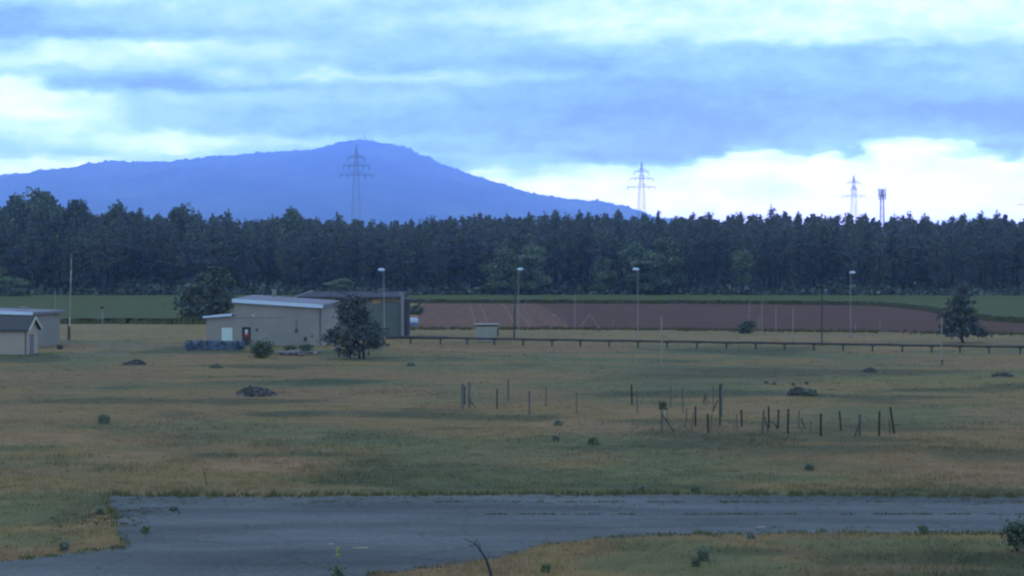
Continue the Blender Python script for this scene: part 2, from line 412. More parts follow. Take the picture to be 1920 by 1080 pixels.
# asphalt with wear and long slab joints
m_asph = mat('asphalt', alb(84, 99, 126), rough=.9, var=.13, scale=.9, detail=10, second=alb(77, 91, 114), coord='Position', stretch=(.25, 1, 1), bump=.15)
def add_asphalt_detail(m):
    n, l = m.node_tree.nodes, m.node_tree.links
    p = n['Principled BSDF']; src = p.inputs['Base Color'].links[0].from_socket
    g = n.new('ShaderNodeNewGeometry'); s = n.new('ShaderNodeSeparateXYZ'); l.new(g.outputs['Position'], s.inputs[0])
    nz = n.new('ShaderNodeTexNoise'); nz.inputs['Scale'].default_value = .5; nz.inputs['Detail'].default_value = 6; l.new(g.outputs['Position'], nz.inputs[0])
    def mth(op, a, b, c=None):
        q = n.new('ShaderNodeMath'); q.operation = op
        for i, v in enumerate((a, b, c)):
            if v is None: continue
            if isinstance(v, (int, float)): q.inputs[i].default_value = v
            else: l.new(v, q.inputs[i])
        return q.outputs[0]
    yy = mth('MULTIPLY_ADD', nz.outputs[0], .5, s.outputs[1])
    fr = mth('FRACT', mth('DIVIDE', mth('SUBTRACT', yy, 82.3), 4.0), 0)
    edge = mth('MINIMUM', fr, mth('SUBTRACT', 1.0, fr))
    k = mth('LESS_THAN', edge, .012)
    nz2 = n.new('ShaderNodeTexNoise'); nz2.inputs['Scale'].default_value = 1.1; nz2.inputs['Detail'].default_value = 3; l.new(g.outputs['Position'], nz2.inputs[0])
    k = mth('MULTIPLY', k, mth('GREATER_THAN', nz2.outputs[0], .47))
    mx = n.new('ShaderNodeMix'); mx.data_type = 'RGBA'; l.new(mth('MULTIPLY', k, .12), mx.inputs[0]); l.new(src, mx.inputs[6]); mx.inputs[7].default_value = (.05, .06, .05, 1)
    # large pale and dark stains
    mp_ = n.new('ShaderNodeMapping'); mp_.inputs['Scale'].default_value = (.09, .28, 1); l.new(g.outputs['Position'], mp_.inputs[0])
    nz3 = n.new('ShaderNodeTexNoise'); nz3.inputs['Scale'].default_value = 1; nz3.inputs['Detail'].default_value = 7; l.new(mp_.outputs[0], nz3.inputs[0])
    mr = n.new('ShaderNodeMapRange'); mr.inputs[1].default_value = .3; mr.inputs[2].default_value = .7; mr.inputs[3].default_value = .74; mr.inputs[4].default_value = 1.20; l.new(nz3.outputs[0], mr.inputs[0])
    vm = n.new('ShaderNodeVectorMath'); vm.operation = 'SCALE'; l.new(mx.outputs[2], vm.inputs[0]); l.new(mr.outputs[0], vm.inputs['Scale'])
    nz4 = n.new('ShaderNodeTexNoise'); nz4.inputs['Scale'].default_value = 4.5; nz4.inputs['Detail'].default_value = 4; l.new(g.outputs['Position'], nz4.inputs[0])
    mr4 = n.new('ShaderNodeMapRange'); mr4.inputs[1].default_value = .3; mr4.inputs[2].default_value = .7; mr4.inputs[3].default_value = .82; mr4.inputs[4].default_value = 1.16; l.new(nz4.outputs[0], mr4.inputs[0])
    vm4 = n.new('ShaderNodeVectorMath'); vm4.operation = 'SCALE'; l.new(vm.outputs[0], vm4.inputs[0]); l.new(mr4.outputs[0], vm4.inputs['Scale'])
    # faint tar-filled cracks
    vo = n.new('ShaderNodeTexVoronoi'); vo.feature = 'DISTANCE_TO_EDGE'; vo.inputs['Scale'].default_value = .22
    ad = n.new('ShaderNodeVectorMath'); ad.operation = 'MULTIPLY_ADD'; l.new(nz.outputs['Color'], ad.inputs[0]); ad.inputs[1].default_value = (1.6, 1.6, 0); l.new(g.outputs['Position'], ad.inputs[2]); l.new(ad.outputs[0], vo.inputs['Vector'])
    ck = mth('MULTIPLY', mth('LESS_THAN', vo.outputs[0], .010), .25)
    mc = n.new('ShaderNodeMix'); mc.data_type = 'RGBA'; l.new(ck, mc.inputs[0]); l.new(vm4.outputs[0], mc.inputs[6]); mc.inputs[7].default_value = (.03, .035, .03, 1)
    l.new(mc.outputs[2], p.inputs['Base Color'])
add_asphalt_detail(m_asph)
sheet('asphalt_road', ASPHJ, .004, m_asph)

# ploughed and harrowed fields behind the meadow
m_plough = mat('ploughed_soil', alb(78, 67, 64), rough=.95, var=.22, scale=.35, detail=6, coord='Position', stretch=(.25, 1, 1))
m_tan = mat('harrowed_soil', alb(93, 81, 78), rough=.95, var=.2, scale=.3, detail=6, coord='Position', stretch=(3.0, .15, 1))
PLOUGH = [(1075, 617), (1300, 619), (1600, 622), (1850, 626), (2700, 634), (2700, 608), (1920, 602), (1850, 597), (1790, 590), (1745, 581), (1690, 575), (1640, 571), (1300, 568), (1000, 567), (1030, 583), (1052, 600)]
sheet('ploughed_field', subdiv([gp(*p) for p in PLOUGH], 3, .35, 2), .004, m_plough)
TAN = [(768, 617), (900, 616.5), (1075, 617.5), (1052, 600), (1030, 583), (1000, 567), (900, 567), (792, 567), (784, 590)]
sheet('harrowed_field', subdiv([gp(*p) for p in TAN], 3, .35, 3), .008, m_tan)
m_track = mat('pale_wheel_track', alb(118, 116, 122), rough=.9, var=.2, scale=1)
tracks = [((880, 570), (886, 585), (889, 600), (890, 608)), ((899, 570), (906, 582), (910, 595), (914, 606)), ((942, 570), (950, 580), (957, 592), (962, 605)), ((962, 570), (972, 585), (984, 600), (996, 613))]
for t in tracks:
    L = [gp(a - .7, b) for a, b in t]; R_ = [gp(a + .7, b) for a, b in t]
    sheet('dirt_track', L + R_[::-1], .014, m_track)

# crops: a standing green crop with a dense stalky edge
m_crop = mat('green_crop', alb(71, 91, 68), rough=.9, var=.12, scale=.25, detail=6, coord='Position', second=alb(76, 90, 66), transl=.1)
m_crop_s = mat('crop_stalk', alb(86, 102, 82), rough=.9, var=.12, scale=1, island=.15, transl=.3)
def crop(poly_px, h, name, label):
    poly = [gp(px, py, h) for px, py in poly_px]
    poly = subdiv(poly, 2.0, .25, 9)
    xs = [p[0] for p in poly]; ys = [p[1] for p in poly]
    X, Y = np.meshgrid(np.arange(min(xs), max(xs), 1.1), np.arange(min(ys), max(ys), 1.6))
    nxx, nyy = X.shape[1], X.shape[0]
    ok = inside(poly, X, Y)
    Z = h * .93 + (RNG.random(X.shape) - .5) * .2
    idx = (np.arange(nyy - 1)[:, None] * nxx + np.arange(nxx - 1)[None]).ravel()
    fc = np.stack([idx, idx + 1, idx + nxx + 1, idx + nxx], 1)
    o = ok.ravel(); keep = o[fc].all(1)
    V = np.stack([X, Y, Z], -1).reshape(-1, 3)
    # skirt of stalks along the outline
    n = len(poly); P = []
    for i in range(n):
        a, b = poly[i], poly[(i + 1) % n]; k = int(math.dist(a, b) / .13) + 1
        for j in range(k):
            t = RNG.random(); P.append((a[0] + (b[0] - a[0]) * t + RNG.uniform(-.5, .5), a[1] + (b[1] - a[1]) * t + RNG.uniform(-.3, .8)))
    P = np.array(P); hh = h * RNG.uniform(.35, 1.12, len(P)); w = .16
    V2 = np.stack([np.c_[P[:, 0] - w, P[:, 1], np.zeros(len(P))], np.c_[P[:, 0] + w, P[:, 1], np.zeros(len(P))], np.c_[P[:, 0] + w * .7, P[:, 1], hh], np.c_[P[:, 0] - w * .7, P[:, 1], hh * .97]], 1).reshape(-1, 3)
    F2 = np.arange(len(V2)).reshape(-1, 4) + len(V)
    me = np_mesh(name, np.r_[V, V2], np.r_[fc[keep], F2], m_crop)
    me.materials.append(m_crop_s)
    mi = np.zeros(keep.sum() + len(F2), np.int32); mi[keep.sum():] = 1
    me.polygons.foreach_set('material_index', mi)
    return tag(link(name, me), label, 'crop', kind='stuff')
crop([(-900, 597), (200, 597), (372, 598), (430, 596), (520, 592), (620, 585), (640, 553), (-900, 553)], .8, 'green_crop', 'standing green crop left of the long building in front of the forest')
crop([(640, 561), (792, 561.5), (1300, 562.5), (1640, 565), (1690, 569), (1745, 575), (1790, 584), (1850, 591), (1920, 596), (2050, 600), (2700, 603), (2700, 555), (1500, 553), (1000, 552), (640, 553)], .8, 'green_crop', 'green crop strip between the ploughed field and the forest')

# ------------------------------------------------------------------ hill far away
HP = [(-1100, 400), (-700, 375), (-300, 352), (0, 340), (60, 331), (100, 331), (150, 320), (240, 307), (300, 304), (335, 309), (380, 299), (480, 292), (555, 287), (600, 280), (640, 269), (700, 269), (735, 273), (780, 290), (850, 318), (900, 336), (960, 355), (1010, 368), (1060, 375), (1110, 380), (1150, 387), (1180, 396), (1215, 412), (1350, 420), (1500, 435), (1900, 450), (2400, 470)]
HD = 11000.
hx = np.arange(-5600, 4000, 8.0)
ridge = np.interp(hx * F / HD + CX, [p[0] for p in HP], [(YH - p[1]) * HD / F + H for p in HP])
ridge += (noise2(hx, hx * 0, .004, 21, 3) - .5) * 18
rows_ = np.concatenate([np.linspace(-3400, -180, 40), np.linspace(-150, 150, 13), np.linspace(200, 1500, 14)])
RX, RO = np.meshgrid(hx, rows_)
s_ = np.where(RO < 0, np.cos(np.clip(RO / 3400, -1, 0) * math.pi / 2) ** 1.4, np.cos(np.clip(RO / 1500, 0, 1) * math.pi / 2))
bulk = noise2(RX, RO, .0022, 30, 4) - .5
HZ = np.maximum(ridge[None] - 3, 0) * s_ * (1 + bulk * .35 * (1 - np.exp(-(RO / 500) ** 2)))
trees_ = np.random.default_rng(5).random(RX.shape) ** 2.2 * 13 + (noise2(RX, RO, .02, 31, 3) - .5) * 22
HZ = np.where(HZ > 1, HZ + trees_, -2)
nxx = len(hx); idx = (np.arange(len(rows_) - 1)[:, None] * nxx + np.arange(nxx - 1)[None]).ravel()
m_hill = mat('hill_forest', (.05, .07, .04), rough=1, var=.6, scale=.005, detail=10, coord='Position', second=(.15, .17, .09))
ho = link('hill', np_mesh('hill', np.stack([RX, RO + HD, HZ], -1).reshape(-1, 3), np.stack([idx, idx + 1, idx + nxx + 1, idx + nxx], 1), m_hill))
tag(ho, kind='structure')

# ------------------------------------------------------------------ foliage materials
m_pine = mat('pine_needles', (.175, .175, .105), rough=.9, var=.25, scale=.22, island=.22, transl=.25)
m_leaf_far = mat('broadleaf_crown', (.165, .175, .09), rough=.9, var=.30, scale=.35, island=.45)
m_leaf_pale = mat('pale_green_crown', (.20, .225, .105), rough=.9, var=.28, scale=.4, island=.4)  # paler green leaf colour of the trees before the pines
m_bark = mat('pine_bark', (.085, .07, .06), rough=.95, var=.3, scale=2, stretch=(1, 1, .3))
m_barkd = mat('dark_bark', (.055, .05, .045), rough=.95, var=.3, scale=2)
m_shrub = mat('shrub_leaves', (.16, .17, .10), rough=.9, var=.3, scale=1, island=.5)
m_dark_leaf = mat('dark_needles', (.125, .128, .095), rough=.9, var=.3, scale=1, island=.45)

def pine_meshes(i):
    rg = np.random.default_rng(100 + i); h = 20.
    z0 = h * rg.uniform(.16, .40); R = rg.uniform(2.4, 3.4); P = []; S = []; br = MB()
    lean = rg.normal(0, .012, 2)
    z = z0
    while z < h - .3:
        t = (z - z0) / (h - z0)
        L = R * (.75 + .5 * t if t < .4 else 1.02 * (1 - (t - .4) / .6) ** .55) * rg.uniform(.6, 1.25)
        for k in range(rg.integers(3, 6)):
            a = rg.uniform(0, 6.28); l_ = L * rg.uniform(.5, 1.15); up = rg.uniform(-.05, .35) * l_
            n = max(4, int(l_ * 11))
            q = rg.uniform(.3, 1.0, n) * l_
            pp = np.c_[np.cos(a) * q, np.sin(a) * q, z + up * q / max(l_, .1)] + rg.normal(0, .28, (n, 3))
            P.append(pp); S.append(np.full(n, .38))
            if t < .5: br.tube((lean[0] * z, lean[1] * z, z), (math.cos(a) * l_ * .7, math.sin(a) * l_ * .7, z + up * .7), .06, .03, 4)
        z += rg.uniform(.35, .7)
    nt = 26; zt_ = rg.uniform(h - 1.3, h + .5, nt); sp_ = np.clip((h + 1.0 - zt_) * .2, .03, .4); P.append(np.c_[rg.normal(0, 1, nt) * sp_, rg.normal(0, 1, nt) * sp_, zt_]); S.append(np.full(nt, .34))
    P = np.concatenate(P); S = np.concatenate(S); P[:, 0] += lean[0] * P[:, 2]; P[:, 1] += lean[1] * P[:, 2]
    V, Fc = leaves(P, S, rg)
    crown = np_mesh('crown', V, Fc, m_pine)
    tr = MB(); zs = np.linspace(0, h * .96, 7)
    tr.path([(lean[0] * z, lean[1] * z, z) for z in zs], [.24 - .2 * z / h for z in zs], 7)
    tr.v += [(a, b, c) for a, b, c in br.v]; off = len(tr.v) - len(br.v); tr.f += [tuple(off + q for q in f) for f in br.f]
    return tr.mesh('trunk', m_bark), crown
def broad_meshes(i, h=20., R=4.5, base=.18, n=4600, leaf=.45, m=None, lumps=13, bark=None):
    rg = np.random.default_rng(300 + i); tr = MB()
    tr.path([(0, 0, 0), (.1, .05, h * .25), (0, .1, h * .55), (.1, 0, h * .8)], [h * .016, h * .013, h * .009, h * .004], 8)
    P = []
    for k in range(lumps):
        zc = rg.uniform(base + .12, .88) * h; t = (zc / h - base) / (1 - base)
        rr = R * math.sqrt(max(.05, 1 - (2 * t - .85) ** 2 * .75)) * rg.uniform(.35, .85); a = rg.uniform(0, 6.28)
        c = np.array([math.cos(a) * rr, math.sin(a) * rr, zc]); r = R * rg.uniform(.32, .5)
        tr.tube((0, 0, zc * .62), tuple(c), h * .006, h * .002, 5)
        nn = n // lumps; q = rg.normal(size=(nn, 3)); q /= np.linalg.norm(q, axis=1)[:, None]
        q *= (rg.random(nn) ** .4 * r)[:, None] * rg.uniform(.85, 1.2, (nn, 1)); q[:, 2] *= .8; P.append(c + q)
    q = rg.normal(size=(n // 6, 3)); q /= np.linalg.norm(q, axis=1)[:, None]; q *= (rg.random(len(q)) ** .5)[:, None]
    P.append(q * np.array([R * .8, R * .8, h * (1 - base) * .5]) + np.array([0, 0, h * (base + 1) * .5]))
    P = np.concatenate(P); V, Fc = leaves(P, leaf, rg)
    return tr.mesh('trunk', bark or m_barkd), np_mesh('crown', V, Fc, m or m_leaf_far)

def put_tree(name, meshes, x, y, s, sxy, label, cat, group=None, rz=None, z=0):
    r = empty(name, (x, y, z), random.uniform(0, 6.28) if rz is None else rz); r.scale = (sxy, sxy, s)
    link('trunk', meshes[0], r); link('crown', meshes[1], r)
    tag(r, label, cat, group); return r

# ------------------------------------------------------------------ the forest edge
PM = [pine_meshes(i) for i in range(8)]
BM = [broad_meshes(i, R=5.6, n=11000, leaf=.50, lumps=18) for i in range(3)]
BL = [broad_meshes(10 + i, R=4.6, base=.08, n=5200, leaf=.40, m=m_leaf_pale) for i in range(3)]
SKYLINE = [(-300, 392), (0, 386), (60, 378), (120, 384), (180, 391), (230, 388), (300, 400), (345, 394), (450, 404), (545, 402), (640, 408), (700, 411), (780, 413), (880, 400), (1000, 396), (1200, 399), (1330, 400), (1450, 393), (1600, 399), (1750, 404), (1920, 399), (2200, 398)]
def sky_y(px): return float(np.interp(px, [p[0] for p in SKYLINE], [p[1] for p in SKYLINE]))
ntree = 0
FOREST = 'pines of the forest edge'
rows_f = [(512, 52, .82), (520, 52, .90), (530, 56, .97), (542, 58, 1.0), (556, 62, 1.0)]
for ri, (D, cnt, hf) in enumerate(rows_f):
    for k in range(cnt):
        px = -90 + 2100 * (k + random.uniform(-.42, .42) + .5 * (ri % 2)) / cnt
        d = D + random.uniform(-4, 4); x = xat(px, d)
        top = (zat(sky_y(px), d) + random.gauss(0, .5) + (random.random() < .06) * .7) * hf * random.uniform(.93, 1.02)
        put_tree('pine_tree', PM[random.randrange(8)], x, d, top / 20.5, random.uniform(.85, 1.25) * (1.0 if px > 420 else 1.15), 'dark pine tree standing in the long forest edge behind the fields', 'pine tree', FOREST)
        ntree += 1
for px, top, w, D, i, lab in [(62, 351, 1.0, 530, 0, 'tall dark broadleaf tree topping the forest at the far left end'), (28, 366, .8, 526, 1, 'broad dark tree just left of the tallest crown at the left forest end'),
        (92, 364, .75, 523, 2, 'rounded dark crown just right of the tallest tree in the forest'), (146, 374, .7, 528, 1, 'dark broadleaf tree poking above the forest above the green crop'),
        (222, 378, .85, 528, 2, 'rounded dark treetop above the forest left of the conical one'), (348, 381, .75, 526, 0, 'conical dark treetop in the forest above the lone tree by the crop'),
        (545, 391, .75, 530, 1, 'rounded dark treetop in the forest left of the hilltop pylon')]:
    put_tree('broadleaf_tree', BM[i], xat(px, D), D, zat(top, D) / 19.5, w, lab, 'broadleaf tree')
for px, top, w, D, i, lab in [(945, 460, 1.05, 496, 0, 'pale green rounded tree, left of a pair before the forest behind a lamp post'), (995, 456, .9, 499, 1, 'pale green rounded tree, right of a pair before the forest behind a lamp post'),
        (1190, 446, .9, 506, 2, 'green tree in front of the pines straight above the middle lamp post'), (1255, 440, 1.1, 508, 0, 'wide green tree in the forest edge right of the middle lamp post'),
        (1215, 470, 1.1, 502, 1, 'low green tree at the forest foot right of the middle lamp post'), (1390, 462, .7, 505, 2, 'small green tree at the forest edge above the paired pale poles'), (1130, 480, .7, 504, 0, 'small green tree at the forest foot between the two middle lamp posts'),
        (20, 520, .8, 480, 1, 'low dark green tree at the far left before the forest'), (-8, 495, .9, 484, 2, 'dark green tree cut by the left edge of the view'), (640, 520, .8, 500, 2, 'low green tree behind the long dark roof')]:
    put_tree('broadleaf_tree', BL[i], xat(px, D), D, max(zat(top, D), 3) / 19.5, w, lab, 'broadleaf tree')
# the wood further in, and the brush along its foot: nobody could count these
P, S = [], []
rg = np.random.default_rng(77)
for k in range(1500):
    D = rg.uniform(566, 680); px = rg.uniform(-160, 2080)
    if k >= 800: px = rg.uniform(-1300, -70) if k % 2 else rg.uniform(1990, 3200); D = rg.uniform(512, 640)
    x = xat(px, D)
    hgt = zat(sky_y(px) + 4, 560) * rg.uniform(.90, 1.02); n = 200
    t = rg.random(n) ** .9; R = 2.8 * (1 - t) ** .6 + .3
    a = rg.uniform(0, 6.28, n); q = R * rg.random(n) ** .5
    P.append(np.c_[x + np.cos(a) * q, D + np.sin(a) * q, hgt * (.0 + 1.0 * t)]); S.append(np.full(n, .8))
V, Fc = leaves(np.concatenate(P), np.concatenate(S), rg)
tag(link('forest_interior', np_mesh('forest_interior', V, Fc, m_pine)), 'dense dark wood filling the depth behind the forest edge', 'forest', kind='stuff')
n = 52000
px = rg.uniform(-1000, 2900, n); D = rg.uniform(500, 560, n)
hh = (1.2 + 5.5 * noise2(px * .02, D * .02, 1.0, 41, 3) ** 1.8) * np.where(D < 510, .7, 1.2)
V, Fc = leaves(np.c_[(px - CX) * D / F, D, hh * rg.random(n)], .75, rg)
m_brush = mat('undergrowth', (.115, .125, .075), rough=.9, var=.4, scale=.2, island=.45)
tag(link('undergrowth', np_mesh('undergrowth', V, Fc, m_brush)), 'dark brush and saplings along the foot of the forest', 'undergrowth', kind='stuff')

# ------------------------------------------------------------------ individual trees and shrubs
def shaped_tree(name, px, base_y, prof, label, cat, m, leaf, n, trunks, seed, depth=.8, bark=None, clump=.35):
    """prof: list of (z m, xmin m, xmax m) for the crown; trunks: list of point lists"""
    x, d = gp(px, base_y); rg = np.random.default_rng(seed); r = empty(name, (x, d, 0))
    tr = MB()
    for pts, rad in trunks: tr.path(pts, rad, 8)
    zs = [p[0] for p in prof]; lo = [p[1] for p in prof]; hi = [p[2] for p in prof]
    nc = n // 34; z = rg.uniform(zs[0], zs[-1], nc * 3)
    w = np.interp(z, zs, np.array(hi) - np.array(lo)); keep = rg.random(len(z)) < w / w.max(); z = z[keep][:nc]
    l_ = np.interp(z, zs, lo); h_ = np.interp(z, zs, hi); c = (l_ + h_) / 2; hw = np.maximum((h_ - l_) / 2 - .28, .15)
    a = rg.uniform(0, 6.28, len(z)); q = rg.random(len(z)) ** .45 * rg.uniform(.9, 1.18, len(z))
    C = np.c_[c + np.cos(a) * q * hw, np.sin(a) * q * hw * depth, z]
    for k in range(0, len(C), max(1, len(C) // 26)):
        tr.tube((trunks[0][0][-1][0] * .5, 0, max(C[k][2] - .8, trunks[0][0][0][2] + .3)), tuple(C[k]), .035, .012, 4)
    P = np.repeat(C, 34, 0) + rg.normal(0, 1, (len(C) * 34, 3)) * np.repeat(rg.uniform(.5, 1.6, (len(C), 1)), 34, 0) * clump * np.array([1, 1, .28 if name == 'pine_tree' else .40])
    P = P[P[:, 2] > .05]
    V, Fc = leaves(P, leaf, rg)
    tr.build('trunk', bark or m_barkd, r); link('crown', np_mesh('crown', V, Fc, m), r)
    return tag(r, label, cat)
s = 241 / F
shaped_tree('pine_tree', 1803, 643, [(.85, -3.1, 2.7), (1.5, -2.4, 2.7), (2.3, -1.9, 2.0), (3.3, -1.9, 1.8), (4.2, -1.6, 1.3), (5.0, -.9, .8), (5.8, -1.0, .75), (6.55, -.5, .4)],
    'solitary dark conifer standing on the meadow behind the pipe', 'pine tree', m_dark_leaf, .24, 5200,
    [([(.2, 0, 0), (-.05, 0, .6), (.25, 0, 1.2), (0, 0, 3), (0, 0, 6.2)], [.16, .17, .13, .09, .03]), ([(-1.1, .2, .35), (-1.0, .1, 1.2)], [.04, .03]), ([(.75, .2, .45), (.6, 0, 1.3)], [.03, .03])], 61)
s = 205 / F
shaped_tree('dark_tree', 676, 673, [(.25, -2.2, -1.5), (.8, -2.9, .8), (1.3, -3.3, 2.1), (1.9, -3.8, 2.5), (2.6, -3.7, 2.4), (3.2, -2.5, 1.9), (3.9, -2.3, 1.3), (4.7, -2.3, .8), (5.6, -2.0, .2), (6.1, -1.6, -.6)],
    'dark dense tree with two low trunks in front of the grey building corner', 'tree', m_dark_leaf, .19, 5200,
    [([(-.1, 0, 0), (-.15, 0, 1.2), (-.6, 0, 2.6), (-1.0, 0, 5)], [.13, .12, .09, .03]), ([(.32, .1, 0), (.22, .1, 1.2), (.6, .1, 2.8)], [.12, .11, .05]), ([(-.95, 0, 0), (-1.1, 0, .8), (-1.6, 0, 2)], [.06, .06, .03])], 62)
shaped_tree('broadleaf_tree', 392, 606, [(.4, -3.4, 3.4), (1.5, -4.2, 4.0), (3, -4.5, 3.9), (4.6, -4.0, 3.6), (6, -2.6, 3.4), (7.2, -.8, 3.2), (8.1, 0, 2.4)],
    'green bushy tree standing at the crop edge left of the grey building', 'broadleaf tree', m_shrub, .38, 5200, [([(0, 0, 0), (.2, 0, 3), (.6, 0, 7)], [.22, .15, .05])], 63, clump=.5)
shaped_tree('young_tree', 1403, 625, [(.1, -1.2, 1.0), (.6, -1.5, 1.2), (1.1, -1.0, 1.2), (1.5, -.2, .6)], 'low dark bush beside the pale poles at the ploughed field', 'bush', m_brush, .2, 900, [([(0, 0, 0), (.1, 0, .9)], [.04, .02])], 64, clump=.2)

def bush(px, by, w, h, label, m=None, n=500, leaf=.12, name='bush', cat='bush', seed=None, stems=True):
    x, d = gp(px, by); rg = np.random.default_rng(seed or int(px * 7 + by)); r = empty(name, (x, d, 0))
    C = rg.normal(size=(max(5, n // 45), 3)); C /= np.linalg.norm(C, axis=1)[:, None]; C *= rg.random((len(C), 1)) ** .5
    C = C * np.array([w * .38, w * .32, h * .38]) + np.array([0, 0, h * .5])
    P = np.repeat(C, 45, 0) + rg.normal(0, 1, (len(C) * 45, 3)) * np.array([w * .12, w * .12, h * .12]); P[:, 2] = np.abs(P[:, 2])
    V, Fc = leaves(P, leaf, rg); link('foliage', np_mesh('foliage', V, Fc, m or m_shrub), r)
    if stems:
        st = MB()
        for c in C[:7]: st.tube((0, 0, 0), tuple(c), .015 * h + .004, .006, 4)
        st.build('stem', m_barkd, r)
    return tag(r, label, cat)
m_yel = mat('yellow_green_leaves', (.17, .185, .085), rough=.9, var=.3, scale=2, island=.4)
m_bluegreen = mat('grey_green_leaves', (.20, .22, .12), rough=.9, var=.3, scale=2, island=.4)
bush(492, 671, 2.6, 1.7, 'round green bush in front of the grey building wall', m_yel, 2400, .13)
bush(545, 665, 1.6, 1.0, 'small green bush right of the round bush at the wall', m_yel, 700)
bush(575, 662, 1.7, .95, 'low green bush under the blank grey wall', m_shrub, 700)
bush(700, 655, 2.0, 1.1, 'low dark bush under the right side of the two trunked tree', m_dark_leaf, 900)
bush(1906, 1034, 1.05, 1.05, 'dark green bush at the right edge beside the asphalt', m_shrub, 1300, .075)
m_weed = mat('weed_leaves', (.21, .215, .135), rough=.9, var=.25, scale=2, island=.3, transl=.25)
def weed(px, by, w, h, label, m):
    x, d = gp(px, by); rg = np.random.default_rng(int(px * 3 + by))
    n = int(60 + 260 * w); b = rg.normal(0, 1, (n, 2)) * w * .17; hh = h * rg.uniform(.3, 1.15, n) * np.exp(-(np.abs(b[:, 0]) / (w * .42)) ** 2)
    l_ = rg.normal(0, .35, (n, 2)) * hh[:, None]; bw = .006 + .00022 * d * rg.uniform(.6, 1.4, n)
    V = np.stack([np.c_[b[:, 0] - bw, b[:, 1], np.zeros(n)], np.c_[b[:, 0] + bw, b[:, 1], np.zeros(n)], np.c_[b[:, 0] + l_[:, 0] + bw * .2, b[:, 1] + l_[:, 1], hh], np.c_[b[:, 0] + l_[:, 0] - bw * .2, b[:, 1] + l_[:, 1], hh]], 1).reshape(-1, 3)
    k = rg.integers(0, n, int(n * 1.6)); t = rg.uniform(.25, 1, len(k))[:, None]
    P = np.c_[b[k] + l_[k] * t, hh[k][:, None] * t] + rg.normal(0, .03, (len(k), 3)); P[:, 2] = np.abs(P[:, 2])
    V2, F2 = leaves(P, .03 + .0005 * d, rg)
    return tag(link('weed_plant', np_mesh('weed_plant', np.r_[V, V2], np.r_[np.arange(n * 4).reshape(-1, 4), F2 + n * 4], m), loc=(x, d, 0)), label, 'weed')
FG = [ # px, base y, width m, height m, material, label
 (1318, 1052, .42, .62, m_shrub, 'upright dark green weed below the asphalt edge'), (1305, 1062, .35, .35, m_yel, 'low yellow green weed at the foot of the upright one'),
 (1408, 1010, .28, .22, m_shrub, 'small dark clump on the lower asphalt edge right of centre'), (1732, 1002, .22, .42, m_yel, 'yellow green plant on the lower asphalt edge to the right'), (1022, 1073, .32, .34, m_yel, 'green weed at the bottom right of the dead branch'),
 (1202, 924, .5, .38, m_shrub, 'dark weed clump on the upper asphalt edge near centre'), (1303, 924, .55, .36, m_shrub, 'dark weed clump on the upper asphalt edge right of centre'), (1518, 882, .5, .42, m_shrub, 'green weed in the meadow above the right asphalt'),
 (1112, 834, .85, .55, m_yel, 'pale green leafy clump in the middle of the meadow'), (1047, 798, .6, .42, m_bluegreen, 'grey green clump left of the fence remains'),
 (1042, 826, .4, .32, m_shrub, 'small dark weed beside the pale green clump'), (195, 795, .9, .75, m_bluegreen, 'grey green weed clump alone on the left meadow'), (120, 1032, .35, .42, m_shrub, 'dark weed on the left grass corner by the asphalt'),
 (187, 965, .3, .38, m_shrub, 'dark weed where the asphalt begins at the left'), (325, 958, .35, .22, m_shrub, 'low weed growing in the asphalt at the upper left'), (272, 1000, .3, .32, m_yel, 'yellow green weed growing in the asphalt at left'), 
 
 (770, 686, .9, .35, m_shrub, 'low dark tuft below the left end of the pipe'), 
 (1243, 768, .55, .75, m_yel, 'green bush standing behind the braced corner post'), (405, 690, 1.6, .4, m_shrub, 'flat green clump on the meadow before the grey building'),
]
for px, by, w, h, m, lab in FG: weed(px, by, w * .78, h * .72, lab, m_weed if m is m_shrub else m)

# lumps of dark brushwood and soil on the meadow
m_heap = mat('dead_brushwood', (.21, .17, .13), rough=1, var=.4, scale=3, island=.4)
m_soil = mat('bare_soil', (.20, .14, .11), rough=1, var=.3, scale=3, bump=.5)
def heap(px, by, wpx, hpx, label, green=.3, skew=0):
    x, d = gp(px, by); w = wpx * d / F; h = hpx * d / F * .85; rg = np.random.default_rng(int(px)); r = empty('brush_heap', (x, d, 0))
    na, nr = 28, 8; V = []; Fc = []
    for j in range(nr + 1):
        t = j / nr
        for i in range(na):
            a = 6.2832 * i / na; rad = t * (w / 2) * (1 + .25 * math.sin(3 * a + px) + rg.uniform(-.08, .08)); z = h * .8 * (1 - t ** 1.7) * rg.uniform(.75, 1.15)
            V.append((math.cos(a) * rad + skew * (1 - t) * w * .2, math.sin(a) * rad * .7, max(z, -.05) if t < 1 else -.05))
    for j in range(nr):
        for i in range(na): Fc.append((j * na + i, j * na + (i + 1) % na, (j + 1) * na + (i + 1) % na, (j + 1) * na + i))
    link('soil_mound', np_mesh('soil_mound', V, Fc, m_soil), r)
    n = int(260 + 200 * w); t = rg.random(n) ** .5; a = rg.uniform(0, 6.28, n)
    P = np.c_[np.cos(a) * t * w / 2 + skew * (1 - t) * w * .2, np.sin(a) * t * w * .35, h * .85 * (1 - t ** 1.7) + rg.uniform(0, .18, n) * h]
    V, Fc = leaves(P, .16, rg); link('brushwood', np_mesh('brushwood', V, Fc, m_heap), r)
    return tag(r, label, 'brush heap')
heap(252, 684, 42, 10, 'low reddish dark heap on the meadow right of the gabled hut', skew=1)
heap(480, 742, 78, 20, 'large dark heap of brushwood on the left meadow', skew=-.5)
heap(1500, 741, 54, 16, 'brown soil heap with greenery behind the fence remains', skew=-.5)
heap(1631, 698, 28, 9, 'small dark heap on the meadow right of the soil heap')
heap(1880, 706, 42, 8, 'flat dark heap on the meadow at the right edge')
